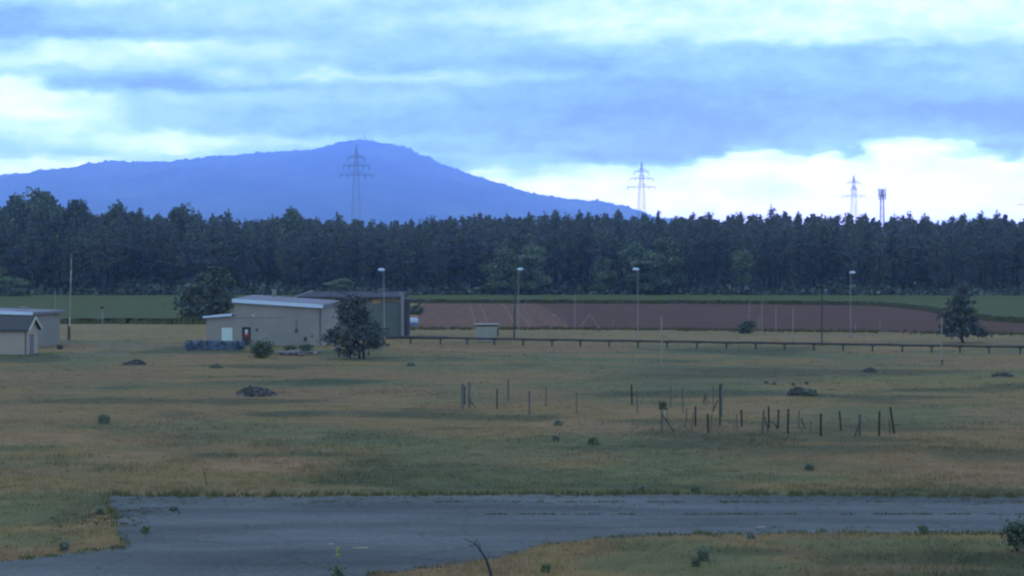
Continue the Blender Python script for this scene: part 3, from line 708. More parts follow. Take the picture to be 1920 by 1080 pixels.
bush(1519, 742, 1.2, .5, 'green clump growing on the right end of the soil heap', m_shrub, 500)
for px, by, lab in [(1437, 720, 'tiny dark clod left of its larger neighbour behind the fence remains'), (1451, 721, 'dark clod behind the fence remains, largest of the small ones'), (1488, 723, 'tiny dark clod standing just above the soil heap'), (1512, 721, 'small dark clod above the right end of the soil heap')]:
    bush(px, by, .30, .17, lab, m_heap, 160, .1, name='soil_clod', cat='clod', stems=False)

# blue-grey brambles in front of the annex, rubble by the wall
m_blue = mat('blue_grey_growth', alb(68, 86, 128, .62), rough=.8, var=.3, scale=1.6, island=.25)
def long_heap():
    rg = np.random.default_rng(9); x, d = gp(403, 656); r = empty('covered_pile', (x, d, 0))
    na, nl = 12, 46; V = []; Fc = []; L = 6.2
    for i in range(nl + 1):
        u = i / nl; env = min(1, 4.2 * u, 5 * (1 - u)) ** .5; hh = (.95 + .16 * math.sin(u * 15) + .12 * math.sin(u * 34 + 1) + rg.uniform(-.07, .07)) * env * (1 - .15 * u)
        for j in range(na + 1):
            a = math.pi * j / na; V.append((-L / 2 + L * u, -math.cos(a) * 1.1 * env, math.sin(a) ** .7 * hh * rg.uniform(.95, 1.04) - .03))
    for i in range(nl):
        for j in range(na): Fc.append((i * (na + 1) + j, (i + 1) * (na + 1) + j, (i + 1) * (na + 1) + j + 1, i * (na + 1) + j + 1))
    link('cover', np_mesh('cover', V, Fc, m_blue, smooth=True), r)
    P = np.c_[rg.uniform(-L / 2, L / 2, 1300), rg.uniform(-1.2, .6, 1300), rg.random(1300) ** 1.3 * .95]
    V, Fc = leaves(P, .24, rg); link('overgrowth', np_mesh('overgrowth', V, Fc, m_blue), r)
    return tag(r, 'long low blue grey pile in front of the annex with the white door', 'pile')
long_heap()
m_conc = mat('concrete', alb(94, 105, 134, .6), rough=.9, var=.2, scale=2, bump=.2)
m_concd = mat('dark_concrete', alb(60, 68, 84, .6), rough=.9, var=.25, scale=2, bump=.2)
def rubble():
    rg = random.Random(3); x, d = gp(560, 666); mb = MB()
    for k in range(34):
        cx, cy, s1 = rg.uniform(-2.4, 2.6), rg.uniform(-.7, .7), rg.uniform(.12, .5)
        q = [Vector((rg.uniform(-1, 1) * s1 * .2 + sx * s1, rg.uniform(-.2, .2) * s1 + sy * s1 * .6, 0)) for sx, sy in ((-1, -1), (1, -1), (1, 1), (-1, 1))]
        R_ = Matrix.Rotation(rg.uniform(0, 3), 3, 'Z') @ Matrix.Rotation(rg.uniform(-.6, .6), 3, 'X')
        o = Vector((cx, cy, rg.uniform(.02, .35))); t = rg.uniform(.06, .16)
        mb.hexa([tuple(o + R_ @ v) for v in q], [tuple(o + R_ @ (v + Vector((0, 0, t)))) for v in q])
    return tag(mb.build('rubble', m_conc, loc=(x, d, 0)), 'broken grey concrete rubble at the foot of the grey wall', 'rubble', kind='stuff')
rubble()

# ------------------------------------------------------------------ buildings
m_wall = mat('grey_render', alb(100, 109, 132, .50), rough=.9, var=.09, scale=.5, detail=8, second=alb(95, 104, 127, .50), bump=.1)
m_wall2 = mat('grey_render_side', alb(92, 101, 124, .50), rough=.9, var=.09, scale=.5, detail=8)
m_fascia = mat('pale_metal_fascia', alb(190, 205, 246, .42), rough=.5, var=.06, scale=.4)
m_rooft = mat('grey_roof_sheet', alb(104, 116, 150, .9), rough=.6, var=.12, scale=.6)
m_darkroof = mat('dark_bitumen_roof', alb(52, 58, 80, .6), rough=.8, var=.15, scale=.6)
m_hutroof = mat('dark_tile_roof', alb(62, 72, 93, .85), rough=.8, var=.12, scale=1.2, stretch=(1, 1, 4))
m_hutwall = mat('cream_render', alb(114, 118, 138, .50), rough=.9, var=.06, scale=.6, detail=8)
m_door = mat('white_door', alb(146, 162, 196, .45), rough=.6, var=.05, scale=2)
m_dkdoor = mat('dark_door', alb(48, 52, 62, .6), rough=.7, var=.15, scale=2)
m_metal = mat('dull_metal', alb(60, 68, 84, .6), rough=.6, var=.15, scale=2)
m_white = mat('white_paint', (.80, .80, .80), rough=.5, var=.05, scale=2)
m_red = mat('red_sign', (.42, .06, .045), rough=.6, var=.15, scale=4)
m_near_black = mat('near_black', (.03, .035, .045), rough=.4, var=.1, scale=2)

YAW = math.radians(-8)
# main building; local x runs right along the front wall, y runs back
x0, d0 = xat(387, 236), 236.0
mbd = empty('grey_building', (x0, d0, 0), YAW)
tag(mbd, 'large grey building with a sloping pale roof edge and a low annex', 'building')
W1, W2, DEP = 3.2, 13.0, 8.5                          # annex width, total front length, depth
zl, zr = 5.05, 4.45
w = MB(); w.hexa([(W1, 0, 0), (W2, 0, 0), (W2, DEP, 0), (W1, DEP, 0)], [(W1, 0, zl - .3), (W2, 0, zr - .3), (W2, DEP, zr + .1), (W1, DEP, zl + .1)]); w.build('wall', m_wall, mbd)
a = MB(); a.hexa([(0, .03, 0), (W1 - .004, .03, 0), (W1 - .004, DEP * .8, 0), (0, DEP * .8, 0)], [(0, .03, 3.0), (W1 - .004, .03, 3.25), (W1 - .004, DEP * .8, 3.3), (0, DEP * .8, 3.05)]); tag(a.build('annex', m_wall, mbd), 'low annex at the left end')
rf = MB(); rf.hexa([(W1 - .15, -.35, zl - .296), (W2 + .25, -.35, zr - .296), (W2 + .25, DEP + .3, zr + .104), (W1 - .15, DEP + .3, zl + .104)], [(W1 - .15, -.35, zl + .10), (W2 + .25, -.35, zr + .05), (W2 + .25, DEP + .3, zr + .35), (W1 - .15, DEP + .3, zl + .40)])
ro = rf.build('roof', m_rooft, mbd)
MB().hexa([(W1 - .17, -.41, zl - .29), (W2 + .27, -.41, zr - .29), (W2 + .27, -.353, zr - .29), (W1 - .17, -.353, zl - .29)], [(W1 - .17, -.41, zl + .12), (W2 + .27, -.41, zr + .07), (W2 + .27, -.353, zr + .07), (W1 - .17, -.353, zl + .12)]).build('fascia', m_fascia, ro)
ar = MB(); ar.hexa([(-.3, -.3, 3.02), (W1 - .2, -.3, 3.27), (W1 - .2, DEP * .82, 3.32), (-.3, DEP * .82, 3.07)], [(-.3, -.3, 3.20), (W1 - .2, -.3, 3.48), (W1 - .2, DEP * .82, 3.52), (-.3, DEP * .82, 3.27)])
ao = ar.build('roof', m_rooft, mbd); tag(ao, 'lower roof over the annex')
MB().hexa([(-.32, -.35, 3.02), (W1 - .2, -.35, 3.27), (W1 - .2, -.303, 3.27), (-.32, -.303, 3.02)], [(-.32, -.35, 3.23), (W1 - .2, -.35, 3.50), (W1 - .2, -.303, 3.50), (-.32, -.303, 3.23)]).build('fascia', m_fascia, ao)
dd = MB(); dd.box(1.75, 2.95, -.02, .0, .05, 1.95); tag(dd.build('door', m_door, mbd), 'white door')
d2 = MB(); d2.box(4.05, 5.05, -.03, -.004, .05, 2.05); dk = d2.build('door', m_dkdoor, mbd); tag(dk, 'dark door with a red and white notice')
sg = MB(); sg.box(4.27, 4.88, -.05, -.034, .95, 1.55); sg.build('notice', m_red, dk)
sg = MB(); sg.tube((4.56, -.06, 1.62), (4.56, -.034, 1.62), .17, .17, 14); sg.box(4.47, 4.65, -.062, -.052, 1.22, 1.46); sg.build('emblem', m_white, dk)
g = MB(); g.tube((W2 - .12, -.08, .1), (W2 - .12, -.08, zr - .75), .05); g.tube((W2 - .12, -.08, zr - .75), (W2 + .12, -.3, zr - .36), .05); g.build('downpipe', m_metal, mbd)
g = MB(); g.box(W1 + .01, W2 - 4, -.015, -.003, 3.02, 3.06); g.build('wall_joint', m_concd, mbd)
for bx, bz, s1 in ((5.75, 1.75, .22), (10.2, 1.65, .3), (11.2, .75, .35)):
    MB().box(bx - s1 / 2, bx + s1 / 2, -.12, -.004, bz - s1 * .7, bz + s1 * .7).build('wall_box', m_concd, mbd, bevel=.02)
MB().tube((10.2, -.03, 1.9), (10.2, -.03, 2.95), .03).build('cable_conduit', m_concd, mbd)
MB().tube((5.3, -.12, 3.3), (5.3, -.004, 3.3), .09, .12, 10).build('wall_lamp', m_white, mbd)
c = MB(); c.box(5.55, 5.95, 7.4, 7.8, zl + .2, zl + .95); c.box(5.5, 6.0, 7.35, 7.85, zl + .953, zl + 1.03); c.build('chimney', m_conc, mbd)

# shelter behind it: long dark roof, mossy wall, pale ragged fascia, right end pier and a dark beam
ds = 258.0; xs0 = xat(566, ds)
shd = empty('open_shed', (xs0, ds, 0), YAW * .5); LS = xat(752, ds) - xs0
tag(shd, 'long shed with a dark flat roof and a moss green wall behind the dark tree', 'shed')
m_moss = mat('mossy_wall', alb(70, 84, 102, .46), rough=.95, var=.14, scale=.5, detail=7, second=alb(62, 78, 96, .46))
m_cream = mat('peeling_cream_paint', alb(122, 124, 118, .6), rough=.9, var=.12, scale=1.5)
MB().box(0, LS, 0, 7.0, 0, 4.55).build('wall', m_moss, shd)
r = MB(); r.hexa([(-.6, -.6, 4.72), (LS + .1, -.6, 4.72), (LS + .1, 7.4, 4.9), (-.1, 7.4, 4.9)], [(-.6, -.6, 4.98), (LS + .1, -.6, 4.98), (LS + .1, 7.4, 5.45), (-.1, 7.4, 5.45)]); rs = r.build('roof', m_darkroof, shd)
rg_ = random.Random(12); fr = MB(); xx = .3
while xx < LS - .4:
    wd = rg_.uniform(.35, 1.1); hh = rg_.uniform(.12, .55) * (.4 if rg_.random() < .3 else 1)
    if rg_.random() < .86: fr.hexa([(xx, -.03, 4.55 - hh), (xx + wd * .9, -.03, 4.55 - hh * rg_.uniform(.5, 1.3)), (xx + wd * .9, -.004, 4.55 - hh * .7), (xx, -.004, 4.55 - hh)], [(xx, -.03, 4.68), (xx + wd, -.03, 4.68), (xx + wd, -.004, 4.68), (xx, -.004, 4.68)])
    xx += wd
fr.build('peeling_fascia', m_cream, shd)
MB().box(-.02, LS, .01, 6.9, 4.552, 4.72).build('eaves_beam', m_darkroof, shd)
for bx in (3.7, 8.1): MB().box(bx, bx + .45, 5, 5.4, 5.3, 5.75).build('roof_vent', m_concd, shd, bevel=.03)
MB().hexa([(-.75, -.8, 4.9), (-.55, -.8, 4.9), (.25, 7.3, 5.3), (.05, 7.3, 5.3)], [(-.75, -.8, 5.0), (-.55, -.8, 5.0), (.25, 7.3, 5.62), (.05, 7.3, 5.62)]).build('gable_trim', m_conc, shd)
MB().box(LS + .12, LS + .5, -.7, -.2, 0, 5.1).hexa([(LS - .15, -.7, 5.1), (LS + .5, -.7, 5.1), (LS + .5, -.2, 5.1), (LS - .15, -.2, 5.1)], [(LS - .05, -.7, 5.5), (LS + .35, -.7, 5.5), (LS + .35, -.2, 5.5), (LS - .05, -.2, 5.5)]).build('pier', m_conc, shd)
MB().box(LS + .52, LS + .95, -.5, 1.6, .3, 4.65).build('end_wall', m_darkroof, shd)
MB().box(LS + .96, LS + 2.9, 1.0, 1.3, 4.35, 4.6).hexa([(LS + 1.0, 1.02, 3.0), (LS + 1.2, 1.02, 3.0), (LS + 1.2, 1.25, 3.0), (LS + 1.0, 1.25, 3.0)], [(LS + 2.3, 1.02, 4.34), (LS + 2.6, 1.02, 4.34), (LS + 2.6, 1.25, 4.34), (LS + 2.3, 1.25, 4.34)]).build('beam', m_darkroof, shd)
m_pave = mat('dark_paving', alb(66, 74, 84), rough=.9, var=.2, scale=1)
MB().box(LS - 1, LS + 5.6, -3.5, 1.5, 0, .18).build('plinth', m_pave, shd)
# white drums
m_drum = mat('white_plastic_drum', (.72, .74, .76), rough=.4, var=.06, scale=2)
m_drum_shade = mat('blue_drum_shading', (.20, .24, .34), rough=.5, var=.1, scale=2)  # blue shading on the lower half of the white drums, put into the colour
for k, (px, lab) in enumerate([(766, 'white drum, shaded blue below, nearest the dark shed end'), (773, 'white drum, shaded blue below, in the middle of three by the shed'), (780, 'white drum, shaded blue below, farthest from the shed, rightmost of three')]):
    x, d = gp(px, 611); t = empty('plastic_drum', (x, d, 0)); tag(t, lab, 'drum', 'drums beside the shed end')
    MB().tube((0, 0, 0), (0, 0, .5), .30, .31, 16).build('base', m_drum_shade, t)  # lower half in the painted shading colour
    MB().tube((0, 0, .5), (0, 0, 1.0), .31, .30, 16).tube((0, 0, 1.0), (0, 0, 1.12), .28, .16, 16).build('body', m_drum, t)

# steep green bank with rough grass behind the shed end
x, d = gp(785, 600)
bush(778, 590, 3.4, 1.6, 'yellow green shrub on the bank behind the white drums', m_yel, 1400, .25, name='shrub', cat='shrub')

# gabled hut at the left
dh = 214.0; hut = empty('gabled_hut', (xat(50, dh), dh, 0), math.radians(-5)); tag(hut, 'small cream hut with dark gable roof and a narrow door', 'hut')
LH, WH, zw, za = 7.5, 3.6, 2.55, 3.72
b = MB(); nb = len(b.v)
b.v += [(-LH, 0, 0), (0, 0, 0), (0, WH, 0), (-LH, WH, 0), (-LH, 0, zw), (0, 0, zw), (0, WH, zw), (-LH, WH, zw), (-LH, WH / 2, za - .12), (0, WH / 2, za - .12)]
b.f += [(0, 1, 5, 4), (1, 2, 6, 9, 5), (2, 3, 7, 6), (3, 0, 4, 8, 7), (0, 3, 2, 1), (4, 5, 9, 8), (6, 7, 8, 9)]
b.build('wall', m_hutwall, hut)
r = MB(); ov = .35
r.hexa([(-LH - .3, -ov, zw - .18), (ov, -ov, zw - .18), (ov, WH / 2, za - .1), (-LH - .3, WH / 2, za - .1)], [(-LH - .3, -ov, zw - .04), (ov, -ov, zw - .04), (ov, WH / 2, za + .04), (-LH - .3, WH / 2, za + .04)])
r.hexa([(-LH - .3, WH / 2 + .003, za - .1), (ov, WH / 2 + .003, za - .1), (ov, WH + ov, zw - .18), (-LH - .3, WH + ov, zw - .18)], [(-LH - .3, WH / 2 + .003, za + .04), (ov, WH / 2 + .003, za + .04), (ov, WH + ov, zw - .04), (-LH - .3, WH + ov, zw - .04)])
r.build('roof', m_hutroof, hut)
bb = MB(); bb.hexa([(ov + .003, -ov, zw - .22), (ov + .05, -ov, zw - .22), (ov + .05, WH / 2, za - .16), (ov + .003, WH / 2, za - .16)], [(ov + .003, -ov, zw - .02), (ov + .05, -ov, zw - .02), (ov + .05, WH / 2, za + .06), (ov + .003, WH / 2, za + .06)])
bb.hexa([(ov + .003, WH / 2 + .002, za - .16), (ov + .05, WH / 2 + .002, za - .16), (ov + .05, WH + ov, zw - .22), (ov + .003, WH + ov, zw - .22)], [(ov + .003, WH / 2 + .002, za + .06), (ov + .05, WH / 2 + .002, za + .06), (ov + .05, WH + ov, zw - .02), (ov + .003, WH + ov, zw - .02)])
bb.build('bargeboard', mat('grey_bargeboard', alb(134, 146, 172, .5), rough=.7, var=.08, scale=2), hut)
do = MB().box(.004, .05, 1.0, 2.2, .05, 2.0).build('door', mat('grey_blue_door', alb(84, 92, 122, .55), rough=.7, var=.12, scale=2, stretch=(1, 1, 5)), hut)
MB().box(.052, .09, 1.95, 2.05, .95, 1.15).build('handle', m_metal, do)
MB().tube((-.1, -.06, 0), (-.1, -.06, zw - .2), .045).build('downpipe', m_metal, hut)

# flat roofed building behind the hut
df = 229.0; fb = empty('flat_roof_building', (xat(60, df), df, 0), math.radians(-6)); tag(fb, 'grey flat roofed building standing behind the gabled hut', 'building')
MB().hexa([(-8, 0, 0), (0, 0, 0), (0, 9.5, 0), (-8, 9.5, 0)], [(-8, 0, 3.75), (0, 0, 3.55), (0, 9.5, 3.55), (-8, 9.5, 3.75)]).build('wall', m_wall2, fb)
r = MB().hexa([(-8.3, -.5, 3.754), (.25, -.5, 3.554), (.5, 10.2, 3.554), (-8.3, 10.2, 3.754)], [(-8.3, -.5, 4.1), (.25, -.5, 3.86), (.5, 10.2, 3.80), (-8.3, 10.2, 4.1)]).build('roof', m_rooft, fb)
MB().hexa([(-8.32, -.56, 3.76), (.25, -.56, 3.55), (.25, -.503, 3.55), (-8.32, -.503, 3.76)], [(-8.32, -.56, 4.12), (.25, -.56, 3.90), (.25, -.503, 3.90), (-8.32, -.503, 4.12)]).build('fascia', m_fascia, r)
MB().box(-3.0, -1.6, 3.5, 4.3, 4.1, 4.28).box(-2.6, -2.0, 3.6, 4.2, 4.284, 4.4).build('roof_hatch', m_conc, r)
bush(112, 655, .9, .6, 'small dark bush at the right foot of the flat roofed building', m_dark_leaf, 300)

# transformer kiosk by the pipe
x, d = gp(913, 641); k = empty('utility_cabinet', (x, d, 0), math.radians(-4)); tag(k, 'pale grey utility cabinet with a projecting lid behind the pipe', 'cabinet')
m_cab = mat('grey_cabinet', alb(106, 118, 140, .55), rough=.8, var=.10, scale=.8, second=alb(98, 112, 132, .55))
MB().box(-1.2, 1.2, -.9, .9, 0, 1.82).build('body', m_cab, k, bevel=.03)
MB().box(-1.25, 1.25, -.93, .93, 1.824, 1.95).build('dark_strip', m_near_black, k)  # thin near-black band below the lid
MB().box(-1.4, 1.4, -1.05, 1.05, 1.954, 2.1).build('lid', m_cab, k, bevel=.03)
MB().box(-.5, -.4, 0, .1, 2.1, 2.38).box(-.25, .05, -.1, .1, 2.1, 2.2).box(.35, .43, 0, .1, 2.1, 2.4).build('fitting', m_conc, k)
MB().box(1.204, 1.36, -.5, .2, .6, 1.5).build('side_box', m_metal, k)
MB().box(-.9, .9, -.925, -.904, .15, 1.6).build('door', m_cab, k)

# ------------------------------------------------------------------ pipe on short supports
m_pipe = mat('dark_pipe', alb(50, 57, 72, .6), rough=.7, var=.18, scale=1.2)
pA, pB = Vector((xat(722, 241), 241, 0)), Vector((xat(1980, 214), 214, 0))
pr = empty('pipeline', tuple(pA)); tag(pr, 'long dark pipe on short supports crossing the meadow', 'pipe')
dirp = (pB - pA); Lp = dirp.length; dn = dirp.normalized(); pr.rotation_euler = (0, 0, math.atan2(dn.y, dn.x))
pm = MB(); seg = 40
for i in range(seg):
    za_ = .72 + .02 * math.sin(i * 1.7); zb_ = .72 + .02 * math.sin((i + 1) * 1.7)
    pm.tube((Lp * i / seg, 0, za_), (Lp * (i + 1) / seg, 0, zb_), .115, n=10)
for i in range(1, 22): pm.tube((Lp * i / 22 - .06, 0, .72), (Lp * i / 22 + .06, 0, .72), .15, n=10)
pm.build('pipe', m_pipe, pr)
pm = MB(); pm.tube((0, .3, .70), (Lp, .3, .70), .06, n=8); tag(pm.build('pipe', m_pipe, pr), 'thinner second pipe behind')
spx = [770, 826, 876, 927, 981, 1035, 1088, 1142, 1196, 1251, 1307, 1362, 1417, 1471, 1526, 1581, 1636, 1692, 1747, 1800, 1854, 1913, 1968]
for px in spx:
    tt = (px - CX) / F; s_p = (tt * pA.y - pA.x) / (dn.x - tt * dn.y)
    MB().box(s_p - .07, s_p + .07, -.07, .07, -.02, .60).box(s_p - .22, s_p + .22, -.16, .42, .56, .604).build('support', m_pipe, pr)

# ------------------------------------------------------------------ lamp posts and poles
m_pole = mat('galvanised_pole', alb(96, 109, 134, .55), rough=.6, var=.08, scale=1)
m_poled = mat('weathered_wood_pole', alb(50, 56, 70, .5), rough=.9, var=.2, scale=2)
m_head = mat('white_lamp_head', (.82, .84, .86), rough=.4, var=.03, scale=3)
def lamp(px, by, ty, lab, side=-1, lean=0):
    x, d = gp(px, by); z = zat(ty, d); t = empty('lamp_post', (x, d, 0)); tag(t, lab, 'lamp post', 'lamp posts along the meadow')
    MB().path([(0, 0, 0), (lean * .4, 0, z * .5), (lean, 0, z - .1)], [.06, .05, .04], 10).build('pole', m_pole, t)
    MB().tube((lean, 0, z - .12), (lean + side * .2, 0, z), .035, .03, 8).build('arm', m_pole, t)
    h = MB(); cx = lean + side * .22; prof = [(-.38, .05), (-.28, .13), (0, .17), (.25, .13), (.36, .05)]
    for (a0, r0), (a1, r1) in zip(prof[:-1], prof[1:]): h.tube((cx + a0, 0, z + .07 - .05 * side * a0 * -1), (cx + a1, 0, z + .07), r0, r1, 12)
    h.build('lamp_head', m_head, t)
    MB().box(-.14, .14, -.14, .14, 0, .25).build('base', m_conc, t, bevel=.02)
lamp(721, 652, 507, 'lamp post with white head rising behind the dark two trunked tree', -1, -.1)
lamp(972, 638, 506, 'lamp post with white head beside the dark wooden pole', 1)
lamp(1196, 643, 506, 'lamp post with white head standing alone in the middle', -1)
lamp(1595, 633, 512, 'lamp post with white head between the dark pole and the lone conifer', 1)
POLES = [ # px base, base y, px top, top y, radius, material, name, label, cap
 (964, 638, 966, 513, .11, m_poled, 'wooden_pole', 'dark wooden pole close to the left of a lamp post', 0), (1541, 648, 1541, 546, .09, m_poled, 'wooden_pole', 'dark wooden pole left of the right lamp post', 0),
 (1241, 681, 1240, 590, .07, m_pole, 'metal_pole', 'pale pole in front of the pipe right of the middle lamp post', 1), (1765, 684, 1766, 594, .06, m_pole, 'metal_pole', 'pale pole with small dark cap beside the lone conifer', 2),
 (1078, 616, 1078, 552, .06, m_pole, 'metal_pole', 'thin pale pole left of the A shaped frame', 0), (1405, 615, 1405, 567, .055, m_pole, 'metal_pole', 'pale pole behind the low dark bush', 0),
 (1428, 626, 1429, 564, .06, m_pole, 'metal_pole', 'taller pale pole right of the low dark bush', 0), (1423, 618, 1423, 592, .04, m_pole, 'metal_pole', 'short pale pole close beside a taller one', 0),
 (1455, 626, 1455, 577, .055, m_pole, 'metal_pole', 'pale pole second left of the dark wooden pole', 0), (1487, 640, 1487, 575, .055, m_pole, 'metal_pole', 'pale pole nearest left of the dark wooden pole', 0),
 (1604, 623, 1604, 606, .05, m_pole, 'metal_pole', 'stubby pale pole right of the lamp post at the ploughed field', 0), (1060, 616, 1060, 596, .045, m_pole, 'metal_pole', 'short faint pole left of the thin pale pole', 0), (1149, 616, 1149, 597, .045, m_pole, 'metal_pole', 'short faint pole right of the A shaped frame', 0),
 (192, 656, 192, 577, .07, m_pole, 'metal_pole', 'pale pole with a dark knob before the green crop', 3), (103, 640, 103, 541, .05, m_pole, 'metal_pole', 'thin faint pole left of the patchy mast', 1), (1650, 630, 1650, 600, .03, m_pole, 'metal_pole', 'very thin pole at the ploughed field left of the conifer', 0),
]
for px, by, tx, ty, r_, m, nm, lab, cap in POLES:
    x, d = gp(px, by); z = zat(ty, d); lx = (tx - px) * d / F
    if cap == 0: tag(MB().path([(0, 0, -.05), (lx * .5, 0, z * .5), (lx, 0, z)], [r_, r_ * .9, r_ * .8], 9).build(nm, m, loc=(x, d, 0)), lab, 'pole')
    else:
        t = empty(nm, (x, d, 0)); tag(t, lab, 'pole')
        MB().path([(0, 0, 0), (lx * .5, 0, z * .5), (lx, 0, z)], [r_, r_ * .9, r_ * .8], 9).build('shaft', m, t)
        if cap == 1: MB().box(lx - .09, lx + .09, -.09, .09, z, z + .12).build('cap', m_metal, t)
        if cap == 2: MB().tube((lx, 0, z), (lx, 0, z + .3), .10, .12, 10).tube((lx, 0, -.02), (lx, 0, .45), .1, .1, 8).build('cap', m_poled, t)
        if cap == 3: MB().tube((lx, 0, z - .1), (lx, 0, z + .1), .20, .22, 10).tube((lx, 0, z + .1), (lx, 0, z + .2), .22, .05, 10).build('knob', m_poled, t)
# patchy mast
m_mastw = mat('weathered_white_mast', alb(122, 136, 162, .5), rough=.7, var=.2, scale=3)
x, d = gp(130, 638); z = zat(474, d); t = empty('radio_mast', (x, d, 0)); tag(t, 'tall slim mast with patchy white and dark sections by the flat roofed building', 'mast')
pal = [(0, .16, m_poled), (.16, .26, m_mastw), (.26, .36, m_pole), (.36, .66, m_pole), (.66, .80, m_mastw), (.80, .88, m_pole), (.88, .93, m_mastw), (.93, 1.0, m_pole)]
for a_, b_, m in pal: MB().tube((a_ * .25, 0, a_ * z), (b_ * .25, 0, b_ * z), .10 - .055 * a_, .10 - .055 * b_, 9).build('mast_section', m, t)
MB().tube((-.1, .1, 0), (-.05, .1, 2.6), .16, .14, 8).build('stub_post', m_poled, t)
# A frame
x, d = gp(1105, 616); wA = 20 * d / F; z = zat(590, d); t = empty('frame_trestle', (x, d, 0)); tag(t, 'pale A shaped frame standing at the edge of the ploughed field', 'frame')
for sx in (-1, 1): MB().tube((sx * wA, 0, 0), (0, 0, z), .05, .05, 8).build('leg', m_pole, t)
MB().tube((0, -.1, z - .06), (0, .1, z - .06), .09, .09, 8).build('joint', m_pole, t)

# ------------------------------------------------------------------ remains of the fence
m_rust = mat('dark_rusty_post', alb(40, 40, 48, .55), rough=.9, var=.25, scale=3)
m_bluepost = mat('pale_concrete_post', alb(76, 88, 110, .6), rough=.9, var=.12, scale=2)
m_faint = mat('grey_fence_post', alb(62, 68, 86, .5), rough=.9, var=.15, scale=2)
FP = [ # base px, base y, top px, top y, width px, colour, brace (x0,y0,x1 foot,y1) , label
 (867, 770, 867, 727, 5, 'b', None, 'wide pale concrete post at the left end of the rear fence remains'),
 (871, 759, 871, 727, 2, 'd', None, 'dark post directly beside the wide pale end post'),
 (880, 765, 880, 724, 5, 'b', (879, 748, 894, 769), 'pale post with a dark diagonal brace at the rear left'),
 (932, 766, 932, 732, 2, 'd', None, 'lone thin dark post right of the braced rear left post'),
 (953, 750, 953, 715, 3, 'g', None, 'faint grey post far back near the rear left'), (993, 777, 992, 736, 3, 'g', None, 'faint grey post left of the middle of the rear row'),
 (1024, 762, 1024, 727, 2, 'g', None, 'barely visible grey post in the middle of the rear row'), (1081, 775, 1081, 738, 2, 'g', None, 'faint grey post right of the middle of the rear row'),
 (1185, 759, 1184, 724, 2.2, 'd', None, 'upright dark post, left one of the pair in the rear centre'), (1195, 775, 1194, 736, 2.2, 'g', None, 'grey post, right one of the pair in the rear centre'),
 (1241, 811, 1241, 773, 3.5, 'g', (1243, 779, 1264, 809), 'front left corner post with a long dark brace'), (1251, 806, 1251, 778, 2.5, 'b', None, 'short pale post inside the front left corner'),
 (1257, 765, 1257, 727, 2, 'g', None, 'faint post behind the front left corner'), (1281, 775, 1279, 730, 2, 'g', None, 'faint tall post behind the first slanting ones'),
 (1285, 802, 1288, 768, 2, 'g', None, 'grey slightly slanting post, first of the front row after the corner'), (1296, 808, 1300, 775, 2, 'g', None, 'slanting grey post left of a dark upright one'),
 (1304, 799, 1304, 765, 2.5, 'd', None, 'dark upright post, first dark one of the front row'), (1324, 761, 1322, 738, 2, 'g', (1322, 742, 1318, 755), 'short post with slim brace at the rear right'),
 (1331, 758, 1325, 744, 1.6, 'g', None, 'short slanting stub at the rear right'), (1338, 768, 1337, 728, 2, 'g', None, 'thin grey post left of the wide rear right post'),
 (1350, 798, 1350, 727, 2.2, 'd', (1346, 750, 1335, 771), 'tall dark post with a brace beside the wide pale one'), (1353, 782, 1353, 727, 4, 'b', None, 'wide pale concrete post at the rear right corner'),
 (1328, 812, 1327, 779, 2.6, 'd', None, 'second dark post of the front row, short and upright'), (1332, 806, 1335, 778, 2, 'g', None, 'grey post leaning behind the second dark post'),
 (1381, 809, 1381, 780, 2, 'g', None, 'grey post in the gap of the front row'), (1391, 800, 1390, 771, 2.4, 'd', None, 'dark post right of the grey one in the gap'),
 (1429, 813, 1432, 773, 3.6, 'g', (1434, 782, 1440, 808), 'stout braced post left of the middle front group'), (1442, 803, 1441, 765, 2.4, 'd', (1447, 790, 1459, 808), 'dark tallest post of the middle front group'),
 (1458, 805, 1460, 771, 2.4, 'd', None, 'dark post right of the middle front group'), (1477, 813, 1478, 771, 2.6, 'd', None, 'straight dark post centred in the front row'),
 (1498, 801, 1498, 772, 2, 'g', (1502, 785, 1508, 800), 'faint grey post with a slim brace in the front row'), (1520, 815, 1520, 793, 1.8, 'g', None, 'short faint post before the thick dark one'),
 (1539, 818, 1539, 779, 2.8, 'd', None, 'thick straight dark post right of the middle'), (1577, 808, 1574, 774, 2.2, 'd', None, 'dark post leaning left on the right side'),
 (1612, 818, 1612, 780, 4.5, 'g', (1611, 793, 1601, 819), 'pale front post with a dark brace slanting to the left'), (1648, 817, 1649, 775, 2.6, 'd', None, 'dark post, second from the right end'),
 (1668, 814, 1668, 790, 3, 'g', None, 'short grey post behind the leaning end post'), (1677, 813, 1669, 767, 2.6, 'd', None, 'dark leaning post at the right end of the fence remains'),
]
